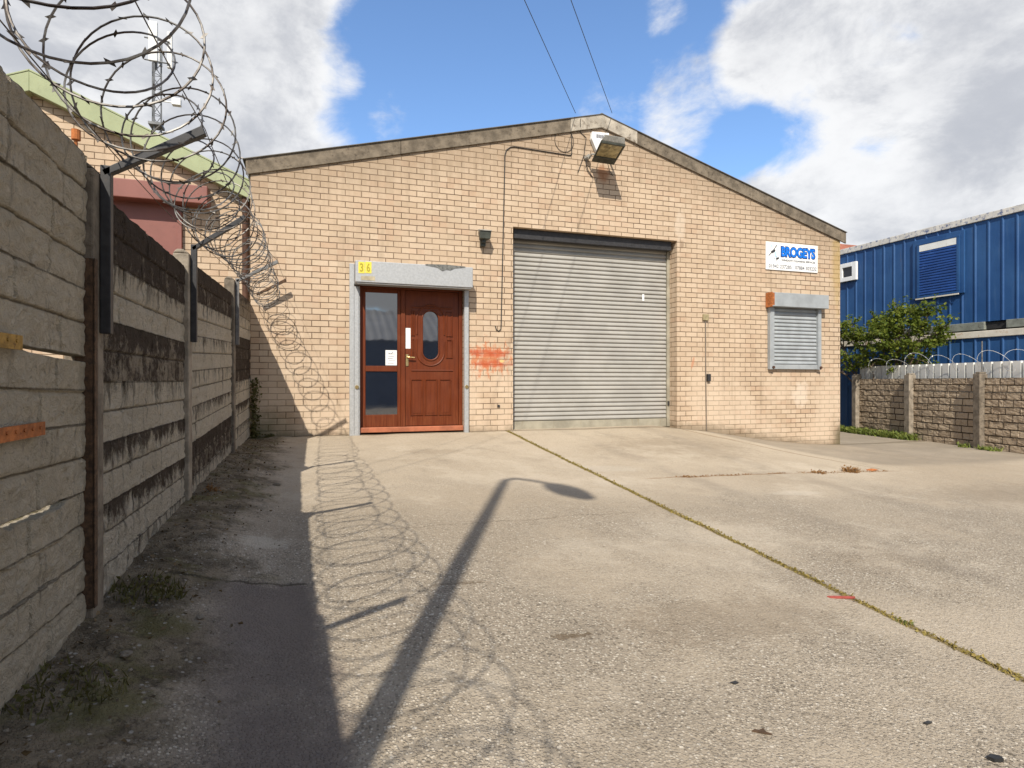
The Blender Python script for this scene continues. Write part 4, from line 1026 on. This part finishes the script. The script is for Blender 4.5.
# ------------------------------------------------------------------ containers
def container(z0, z1, label, top_mat, bot_mat, y0=-5.9, y1=6.3, xf=14.35, wd=2.44):
    c = thing('shipping_container', (xf + wd / 2, (y0 + y1) / 2, z0), label, 'container', 'blue containers stacked beyond the right fence')
    q = MB(); prof = []; s = y0 + .16; per = .27
    while s + per < y1 - .1:
        prof += [(s, .020), (s + .215, .020), (s + .232, .0), (s + .253, .0)]; s += per
    prof.append((y1 - .15, .020))
    def wall(xb, sgn):
        b = len(q.v)
        for (yy, d) in prof: q.v.extend([(xb + sgn * d, yy, z0 + .17), (xb + sgn * d, yy, z1 - .14)])
        for i in range(len(prof) - 1): q.f.append((b + 2 * i, b + 2 * i + 2, b + 2 * i + 3, b + 2 * i + 1))
    wall(xf + .02, 1); wall(xf + wd - .02, -1)
    q.box(xf + .08, xf + wd - .08, y0 + .03, y0 + .07, z0 + .17, z1 - .14); q.box(xf + .08, xf + wd - .08, y1 - .07, y1 - .03, z0 + .17, z1 - .14)
    q.build('corrugated_wall', M['blue'], c)
    q = MB(); q.box(xf + .05, xf + wd - .05, y0 + .05, y1 - .05, z1 - .05, z1 - .02); q.build('roof_panel', M['blue'], c)
    for xx in (xf, xf + wd - .12):
        q = MB(); q.box(xx, xx + .12, y0 + .17, y1 - .17, z1 - .14, z1); q.build('top_rail', top_mat, c, bevel=.008)
        q = MB()
        segs = [(y0 + .17, -.72), (-.30, y1 - .17)] if bot_mat is M['rail_grey'] else [(y0 + .17, y1 - .17)]
        for (a, b_) in segs: q.box(xx, xx + .12, a, b_, z0, z0 + .168)
        q.build('bottom_rail', bot_mat, c, bevel=.008)
    if bot_mat is M['rail_grey']:
        q = MB(); q.box(xf + .07, xf + wd - .07, -.719, -.301, z0 + .01, z0 + .15); q.build('fork_pocket', M['dark_gap'], c)  # solid block, its blackness paints the pocket's inner shade
    for yy in (y0, y1 - .168):
        for xx in (xf, xf + wd - .16):
            q = MB(); q.box(xx, xx + .16, yy, yy + .168, z0, z1); q.build('corner_post', M['blue'], c, bevel=.01)
    return c
lowc = container(-.72, 1.875, 'lower blue container of the stack, largely hidden by shrub and white sheet fence', M['white_rusty'], M['rail_grey'])
upc = container(1.90, 4.365, 'upper blue container of the stack with a shuttered window and flaking white top rail', M['white_flaked'], M['rail_grey'])
XF = 14.35
# shuttered window: blanking plate, frame, crumpled louvre
q = MB(); q.box(XF - .012, XF + .03, .10, 1.28, 2.74, 4.12); q.build('blanking_plate', M['blue'], upc, bevel=.006)
wn_ = MB()
for (a, b_, c, d) in ((.19, .25, 2.80, 3.98), (1.10, 1.16, 2.80, 3.98), (.19, 1.16, 3.983, 4.03), (.19, 1.16, 2.75, 2.797)): wn_.box(XF - .038, XF - .014, a, b_, c, d)
wo = wn_.build('window', M['blue'], upc, bevel=.004)
q = slats(.252, 1.098, 2.80, 3.83, 0, .06, .012); q.v = [(XF - .034 + y, x, z + .022 * mnoise.noise((x * 5, z * 5, 0))) for x, y, z in q.v]; q.build('louvre_shutter', M['blue_dark'], wo)
q = MB(); q.box(XF - .034, XF - .020, .252, 1.098, 3.835, 3.98); q.build('white_head_strip', M['sheet_white'], wo)
q = MB(); q.box(XF - .055, XF - .041, .19, 1.18, 2.715, 2.745); q.build('window_sill', M['white_rusty'], wo)
# small white window further along
sw = MB()
for (a, b_, c, d) in ((2.80, 2.93, 3.47, 3.95), (3.23, 3.36, 3.47, 3.95), (2.932, 3.228, 3.84, 3.95), (2.932, 3.228, 3.47, 3.58)): sw.box(XF - .05, XF + .02, a, b_, c, d)
s1 = sw.build('small_window', M['white'], upc, bevel=.006)
q = MB(); q.box(XF - .01, XF + .01, 2.932, 3.228, 3.582, 3.838); q.build('glass_pane', M['glass_plain'], s1)

# ------------------------------------------------------------------ foliage helpers
def leaf_card(q, p, size, rnd, droop=0.0):
    d = Vector((rnd.gauss(0, 1), rnd.gauss(0, 1), rnd.gauss(0, .7) - droop)).normalized(); a = d.orthogonal().normalized()
    a = (a * math.cos(w_ := rnd.uniform(0, 6.28)) + d.cross(a) * math.sin(w_)) * size * .36
    l = d * size; n_ = d.cross(a).normalized() * size * .10
    q.face([p, p + l * .45 + a + n_, p + l, p + l * .45 - a + n_])
def weeds(name, mat, spots, n, hgt, size, seed, label=None, cat=None, kind=None, group=None, blades=True):
    rnd = random.Random(seed); q = MB()
    for (x, y, r_) in spots:
        for i in range(n):
            a = rnd.uniform(0, 6.28); d = r_ * math.sqrt(rnd.random()); px_, py_ = x + d * math.cos(a), y + d * math.sin(a); z = Hn(px_, py_) - .004
            if blades and rnd.random() < .6:
                hh = hgt * rnd.uniform(.4, 1.1); lean = Vector((rnd.gauss(0, .5), rnd.gauss(0, .5), 1)) * hh; wv = Vector((rnd.gauss(0, 1), rnd.gauss(0, 1), 0)).normalized() * size * .16
                p = Vector((px_, py_, z)); m_ = p + lean * .55 + Vector((0, 0, hh * .1)); q.face([p - wv, p + wv, m_ + wv * .7, m_ - wv * .7]); q.face([m_ - wv * .7, m_ + wv * .7, p + lean])
            else:
                leaf_card(q, Vector((px_, py_, z + hgt * rnd.random() * .8)), size * rnd.uniform(.6, 1.2), rnd)
    o = q.build(name, mat); tag(o, label, cat, group, kind); return o

# shrub between right fence and the containers
sb = thing('shrub', (13.75, 1.35, -.45), 'bushy green shrub growing over the right fence in front of the blue containers', 'shrub')
rnd = random.Random(5); br = MB()
lobes = [((13.72, 1.20, 1.82), (.50, .60, .50), 900), ((13.76, 1.12, 2.42), (.24, .30, .24), 260), ((13.74, .85, 2.15), (.24, .30, .22), 220), ((13.82, 1.65, 2.10), (.30, .38, .28), 300), ((13.70, .60, 1.72), (.34, .45, .34), 460), ((13.85, 2.35, 1.92), (.28, .50, .24), 380),
         ((13.86, 3.05, 2.08), (.24, .45, .20), 280), ((13.88, 2.7, 2.28), (.16, .28, .14), 110), ((13.90, 3.45, 1.82), (.22, .42, .20), 200), ((13.80, 1.9, 1.40), (.32, .75, .30), 420), ((13.72, .85, 1.30), (.28, .5, .24), 280), ((13.85, 3.0, 1.25), (.2, .7, .34), 220), ((13.73, .22, 1.98), (.16, .22, .12), 60), ((13.74, .45, 2.35), (.12, .18, .10), 40)]
root = Vector((13.78, 1.45, -.5))
for (c, r_, n) in lobes:
    c = Vector(c); m_ = root.lerp(c, .5) + Vector((rnd.gauss(0, .08), rnd.gauss(0, .12), .15))
    br.tube([root + Vector((rnd.gauss(0, .04), rnd.gauss(0, .06), 0)), m_, c], [.035, .022, .008], 6)
    for k in range(6):
        e = c + Vector((rnd.gauss(0, 1) * r_[0] * .6, rnd.gauss(0, 1) * r_[1] * .6, rnd.gauss(0, 1) * r_[2] * .6)); br.tube([m_.lerp(c, .6), (m_.lerp(c, .6) + e) / 2 + Vector((0, 0, .05)), e], [.012, .008, .003], 4)
br.build('stem', M['bark'], sb)
fol = MB()
for (c, r_, n) in lobes:
    c = Vector(c); k = 0
    tw = []
    for i in range(max(5, n // 22)):     # sprays of leaves along twigs, denser outside
        d = Vector((rnd.gauss(0, 1), rnd.gauss(0, 1), rnd.gauss(0, 1))).normalized() * (rnd.uniform(.45, 1.12))
        tw.append((c + Vector((d.x * r_[0], d.y * r_[1], d.z * r_[2])), Vector((d.x, d.y, d.z + .3)).normalized()))
    for (p, d) in tw:
        for j in range(46):
            s_ = rnd.uniform(-.14, .17); leaf_card(fol, p + d * s_ + Vector((rnd.gauss(0, .045), rnd.gauss(0, .045), rnd.gauss(0, .035))), rnd.uniform(.05, .095), rnd, .15)
fol.build('foliage', M['leaf'], sb)

# weeds, moss, scraps
weeds('weed_clump', M['weed'], [(.15, -6.02, .15)], 260, .055, .024, 21, 'low brownish green weeds growing at the foot of the near fence post', 'weeds')
weeds('weed_clump', M['weed'], [(.12, -6.85, .17)], 260, .045, .022, 22, 'patchy weeds along the near panels at the lower left corner', 'weeds')
weeds('weed_clump', M['drygrass'], [(.12, -4.05, .05)], 60, .05, .025, 25, 'small brown dead weeds beside the second fence post', 'weeds')
weeds('grass', M['grass'], [(P0.x + DR.x * s - .16, P0.y + DR.y * s, .11) for s in (-2.8, -2.5, -2.2, -1.7, -.4, -.2, .25)], 55, .09, .06, 23, kind='stuff')
weeds('grass', M['grass'], [(P0.x + DR.x * s - .20, P0.y + DR.y * s, .15) for s in [1.6 + .17 * k for k in range(18)]], 120, .16, .07, 29, kind='stuff')
weeds('weed_clump', M['drygrass'], [(6.92, -3.19, .09)], 110, .035, .03, 26, 'low rusty brown weeds in the crack where the ramp meets the yard', 'weeds')
weeds('weed_clump', M['drygrass'], [(7.55, -3.10, .10)], 150, .075, .035, 24, 'tallest tuft of rusty brown weeds at the right end of the ramp crack', 'weeds')
weeds('weed_clump', M['drygrass'], [(4.85, -3.38, .05)], 50, .02, .02, 27, 'flat brown weed in the middle of the ramp crack', 'weeds')
weeds('dry_moss', M['drygrass'], [(x, -3.86 + x * .10 - .0 + .02 * mnoise.noise((x * 4, 1, 0)), (.045 if 6.6 < x < 8.2 else .022)) for x in [4.6 + .06 * k for k in range(62)] if mnoise.noise((x * 1.9, 5, 0)) > -.12 or 6.6 < x < 8.2], 12, .022, .018, 36, kind='stuff')
rnd = random.Random(31); sp = []; y = -.1
while y > -9.5:
    sp.append((3.79 + .012 * mnoise.noise((y * 3, 0, 0)), y, .028 + .016 * max(0, mnoise.noise((y * 2.1, 3, 0))))); y -= .045
weeds('moss', M['moss'], sp, 30, .018, .020, 32, kind='stuff')
weeds('weed_clump', M['grass'], [(3.80, -6.80, .04)], 60, .018, .018, 33, 'green tuft in the long joint close to the red scrap', 'weeds')
weeds('weed_clump', M['weed'], [(.26, -.07, .06)], 60, .06, .04, 35, 'shaded weeds in the corner at the foot of the brick wall', 'weeds')
# climber in the corner
q = MB(); rnd = random.Random(41)
for i in range(420): leaf_card(q, Vector((.03 + abs(rnd.gauss(0, .045)), -.05 - abs(rnd.gauss(0, .05)), rnd.uniform(.02, .85) ** 1.2)), rnd.uniform(.03, .06), rnd, .3)
tag(q.build('climbing_weed', M['weed']), 'dark ivy-like climber in the shaded corner of fence and warehouse', 'climber')
# gravel and rubble along the fence
q = MB(); rnd = random.Random(51)
for i in range(240):
    x = abs(rnd.gauss(0, .30)) + .03; y = rnd.uniform(-8, -2.2); s_ = rnd.uniform(.003, .009) * (1.5 if rnd.random() < .1 else 1)
    q.blob((x, y, Hn(x, y) + s_ * .3), (s_, s_ * rnd.uniform(.7, 1.3), s_ * .6), i, 1, .5)
tag(q.build('gravel', M['stone']), kind='stuff')
q = MB(); rnd = random.Random(52)
for i in range(900):
    x = abs(rnd.gauss(0, .22)) + .03; y = rnd.uniform(-8, -.3); leaf_card(q, Vector((x, y, Hn(x, y) + .003)), rnd.uniform(.010, .030), rnd)
tag(q.build('leaf_litter', leaf_mat('dead_leaf_litter', (.06, .042, .022), (.17, .115, .055), .05)), kind='stuff')
def scrap(name, mat, x, y, pts, label, cat, th=.004):
    q = MB(); z = Hn(x, y)
    q.prism([(x + a * .55, y + b_ * .55) for a, b_ in pts], z + .002, z + .002 + th, 'z'); return tag(q.build(name, mat), label, cat)
scrap('plastic_strip', M['litter_red'], 3.72, -6.48, [(-.13, .062), (-.11, .030), (-.02, .004), (.09, -.040), (.13, -.045), (.10, -.022), (.0, .020), (-.08, .050)], 'faded red plastic strip lying by the long joint', 'litter', .012)
scrap('dead_leaf', M['litter_brown'], 2.35, -7.40, [(-.05, .02), (-.02, .03), (.0, .012), (.04, .02), (.03, -.015), (.05, -.05), (.0, -.02), (-.02, -.005)], 'dark ragged leaf lying on the concrete near the bottom edge', 'litter')
scrap('dead_leaf', M['litter_black'], 2.475, -7.11, [(-.03, .01), (.02, .015), (.03, -.01), (-.01, -.02)], 'small black scrap on the concrete above the ragged leaf', 'litter')
scrap('rubber_scrap', M['litter_black'], 3.05, -7.71, [(-.04, .02), (.0, .03), (.04, .0), (.03, -.03), (-.03, -.015)], 'black rubber scrap at the lower right corner of the concrete', 'litter', .012)
scrap('rubber_scrap', M['litter_black'], 3.02, -7.50, [(-.03, .008), (.02, .012), (.03, -.008), (-.02, -.012)], 'thin black scrap just above the rubber scrap at lower right', 'litter', .006)
for (x, y, s_, lb) in ((.40, -6.25, .015, 'pale stone lying in the soil beside the near fence post'), (.22, -6.62, .017, 'pale stone lying among weeds at the lower left corner'), (.55, -3.6, .022, 'whitish stone on the shaded ground near the middle of the fence')):
    q = MB(); q.blob((x, y, Hn(x, y) + s_ * .3), (s_ * 1.4, s_, s_ * .6), x * 10, 2, .5); tag(q.build('stone', M['stone']), lb, 'stone', 'loose stones in the shade')
q = MB()
q.blob((8.05, -2.98, Hn(8.05, -2.98) + .003), (.10, .035, .02), 4, 2, .4); tag(q.build('brick_fragment', M['rust_orange']), 'broken orange brick fragment at the end of the ramp crack', 'rubble')

# ------------------------------------------------------------------ street lamp behind the viewer's left, poles, cables, buildings opposite
LX, LY, LZ = -.288, -10.075, 6.81
sl3 = thing('street_lamp', (LX, LY, -.3), 'tall grey street lamp behind the left fence whose shadow crosses the yard', 'street lamp')
q = MB(); q.tube([(LX, LY, -.5), (LX, LY, .9), (LX, LY, 1.0), (LX, LY, 6.4), (LX, LY, 6.62), (LX + .06, LY - .07, 6.78), (LX + .16, LY - .22, 6.84), (LX + .30, LY - .46, 6.87), (LX + .34, LY - .60, 6.87)], [.09, .09, .068, .05, .045, .034, .030, .030, .030], 14)
q.build('column', M['lampgrey'], sl3, smooth=True)
hd = Vector((.13, -.72, 0)).normalized(); sd_ = Vector((hd.y, -hd.x, 0)); c0 = Vector((LX + .29, LY - .46, 6.86))
q = MB(); n = 9; rings = []
for i in range(n + 1):
    s = i / n; wv = .05 + .125 * math.sin(math.pi * min(1, s * .85 + .10)) ; hh = .04 + .055 * math.sin(math.pi * min(1, s + .05)) if s < 1 else .02
    p = c0 + hd * (.66 * s)
    rings.append([tuple(p + sd_ * (wv * math.cos(a)) + Vector((0, 0, hh * math.sin(a)))) for a in [2 * math.pi * k / 12 for k in range(12)]])
for r_ in rings: q.v += r_
for i in range(n):
    for k in range(12): q.f.append((i * 12 + k, i * 12 + (k + 1) % 12, (i + 1) * 12 + (k + 1) % 12, (i + 1) * 12 + k))
q.f.append(tuple(range(12))); q.f.append(tuple(n * 12 + k for k in range(12)))
q.build('lantern', M['lampgrey'], sl3, smooth=True)

UP = Vector((-16.97, -29.5, 6.785))
up_ = thing('utility_pole', (UP.x, UP.y, -.6), 'timber utility pole across the road carrying two overhead cables', 'utility pole')
q = MB(); q.tube([(UP.x, UP.y, -1), (UP.x, UP.y, 7.3)], [.15, .11], 12); q.build('pole', M['timber'], up_, smooth=True)
q = MB(); q.box(UP.x - .5, UP.x + .5, UP.y - .06, UP.y + .06, 6.70, 6.80); q.build('cross_arm', M['timber'], up_)
for (px_, py_, lb) in ((575.5, 113, 'thin overhead cable meeting the roof edge left of the ridge'), (612, 113, 'thin overhead cable meeting the roof edge right of the ridge')):
    a = at_y(px_, py_, -.07); A_ = Vector((a[0], -.07, a[1])); pts = [A_.lerp(UP, (i / 40) ** 1.0) - Vector((0, 0, .25 * 4 * (i / 40) * (1 - i / 40) * 0.0)) for i in range(41)]
    q = MB(); q.tube(pts, .0048, 5); tag(q.build('overhead_cable', M['cable']), lb, 'cable', 'overhead cables to the ridge')

op = thing('corrugated_shed', (3, -36, -.7), 'long low shed across the road with a ribbed grey roof, mirrored in the entrance glass', 'building')
q = MB(); q.box(-14, 22, -44, -32, -1, 3.7); q.build('cladding_wall', M['shedwall'], op)
q = MB(); b = 0; xs = [-14.4 + .15 * k for k in range(247)]
for i, x in enumerate(xs):
    d = .05 * (1 if (i // 2) % 2 else 0)
    q.v += [(x, -31.6, 3.66 + d), (x, -38, 6.4 + d), (x, -44.4, 3.66 + d)]
for i in range(len(xs) - 1):
    q.f += [(3 * i, 3 * i + 3, 3 * i + 4, 3 * i + 1), (3 * i + 1, 3 * i + 4, 3 * i + 5, 3 * i + 2)]
q.build('ribbed_roof', simple('pale_ribbed_roof', (.46, .45, .43), .8, .15, .5), op)
# far red-roofed house behind the containers
hx, hy = 22.6, 13.9
hr = thing('red_roofed_house', (hx, hy, -1), 'distant house whose red tiled roof just shows above the containers', 'house')
q = MB(); q.box(hx - 4.5, hx + 4.5, hy - 4, hy + 4, -1, 4.7); q.build('wall', M['render'], hr)
q = MB(); q.prism([(hy - 4.4, 4.5), (hy + 4.4, 4.5), (hy, 7.70)], hx - 4.8, hx + 4.8, 'x'); q.build('roof', M['redtile'], hr)

# ------------------------------------------------------------------ light, sky, camera
SUNV = Vector((.434, .972, -1)).normalized()
sun = bpy.data.lights.new('sun', 'SUN'); sun.energy = 5.0; sun.angle = R(.53); sun.color = (1.0, .93, .82)
so_ = bpy.data.objects.new('sun', sun); COL.objects.link(so_); so_.rotation_euler = SUNV.to_track_quat('-Z', 'Y').to_euler(); so_.location = (-6, -16, 14)
ELEV = math.asin(-SUNV.z); AZ = math.atan2(-SUNV.x, -SUNV.y)

w_ = bpy.data.worlds.new('World'); scene.world = w_; w_.use_nodes = True
nt = w_.node_tree; N = NT(nt); bg = nt.nodes['Background']
sky = nt.nodes.new('ShaderNodeTexSky'); sky.sky_type = 'NISHITA'; sky.sun_disc = False
sky.sun_elevation = ELEV; sky.sun_rotation = AZ % (2 * math.pi); sky.air_density = 1.0; sky.dust_density = 1.0; sky.ozone_density = 1.6
gen = nt.nodes.new('ShaderNodeTexCoord').outputs['Generated']
def blob(px_, py_, r_, soft):
    d = Vector(ray(px_, py_)).normalized(); n = nt.nodes.new('ShaderNodeVectorMath'); n.operation = 'DISTANCE'
    N.put(n.inputs[0], gen); n.inputs[1].default_value = d
    return N.step(n.outputs['Value'], r_, r_ * soft)
def mx(*a):
    r_ = a[0]
    for k in a[1:]: r_ = N.m('MAXIMUM', r_, k)
    return r_
mp = nt.nodes.new('ShaderNodeMapping'); mp.inputs['Scale'].default_value = (1, 1, 1.7); mp.inputs['Location'].default_value = (3.7, 1.1, .4); N.put(mp.inputs[0], gen)
V = mp.outputs[0]
big = N.noise(V, 2.6, 5, .55, .3); det = N.noise(V, 7.5, 9, .62, .25)
cov = mx(blob(80, 60, .42, .45), blob(190, 60, .24, .3), blob(230, 20, .20, .3), blob(240, 130, .15, .2), blob(-200, 100, .6, .4),
         blob(880, 70, .30, .3), blob(960, 120, .30, .3), blob(770, 60, .15, .2), blob(1020, 60, .4, .4), blob(900, 190, .20, .3), blob(800, 185, .14, .2), N.mul(blob(700, 105, .15, .3), .62), N.mul(blob(390, 118, .07, .2), .48), N.mul(blob(345, 80, .06, .2), .45), N.mul(blob(665, 8, .07, .2), .50), N.mul(blob(610, 110, .12, .2), .4), blob(1250, 150, .5, .4))
gap = N.add(N.add(N.mul(blob(790, 140, .09, .2), .42), N.mul(blob(740, 135, .07, .2), .3)), N.add(N.mul(blob(893, 45, .075, .1), .20), N.mul(blob(880, 146, .085, .1), .24)))
fill_cloud = N.step(big, .36, .48)                       # broken cloud added over the unseen sky to whiten the fill light
sepd = nt.nodes.new('ShaderNodeSeparateXYZ'); N.put(sepd.inputs[0], gen)
behind = N.step(sepd.outputs[1], .35, -.1)
cov = mx(N.sub(cov, gap), N.mul(N.mul(fill_cloud, behind), .8))
val = N.add(N.add(cov, N.mul(N.sub(det, .5), 1.15)), N.mul(N.sub(big, .5), .7))
alpha = N.step(val, .33, .74)
alpha = N.mul(alpha, N.step(sepd.outputs[2], -.01, .03))
shade = N.noise(V, 5.5, 8, .62, .2)
thick = N.step(N.add(val, N.mul(N.sub(shade, .5), 1.6)), .55, 1.5)
cc = N.mix(thick, (1.0, 1.0, 1.0), (.64, .65, .68))
cc = N.mix(N.step(shade, .45, .66, 0, .65), cc, (.53, .55, .60))
skyc = N.node('ShaderNodeMix', dict(data_type='RGBA', blend_type='MULTIPLY'))
skyc.inputs['Factor'].default_value = 1.0; N.put(skyc.inputs[6], sky.outputs[0]); skyc.inputs[7].default_value = (1.10, 1.30, 1.50, 1)
CLOUDK = 6.4
ck = N.mix(1.0, cc, (CLOUDK, CLOUDK, CLOUDK), 'MULTIPLY')
fill_dim = N.step(sepd.outputs[1], .42, .05, 1.0, .74)  # clouds outside the view darkened to cut the fill light
ck = N.mix(1.0, ck, N.vec(fill_dim, fill_dim, fill_dim), 'MULTIPLY')
colr = N.mix(N.mul(alpha, .96), skyc.outputs[2], ck)
N.put(bg.inputs['Color'], colr); bg.inputs['Strength'].default_value = 0.135

cam = bpy.data.cameras.new('camera'); co = bpy.data.objects.new('camera', cam); COL.objects.link(co); scene.camera = co
cam.sensor_width = 36; cam.lens = F / 1024 * 36; cam.shift_y = -2 / 1024; cam.clip_end = 2000; cam.clip_start = .02
co.location = CAM; co.rotation_euler = (R(90), 0, -math.atan2(YS, YC))
scene.view_settings.view_transform = 'Standard'; scene.view_settings.look = 'None'; scene.view_settings.exposure = 0.18; scene.view_settings.gamma = 1.0
scene.render.engine = 'CYCLES'
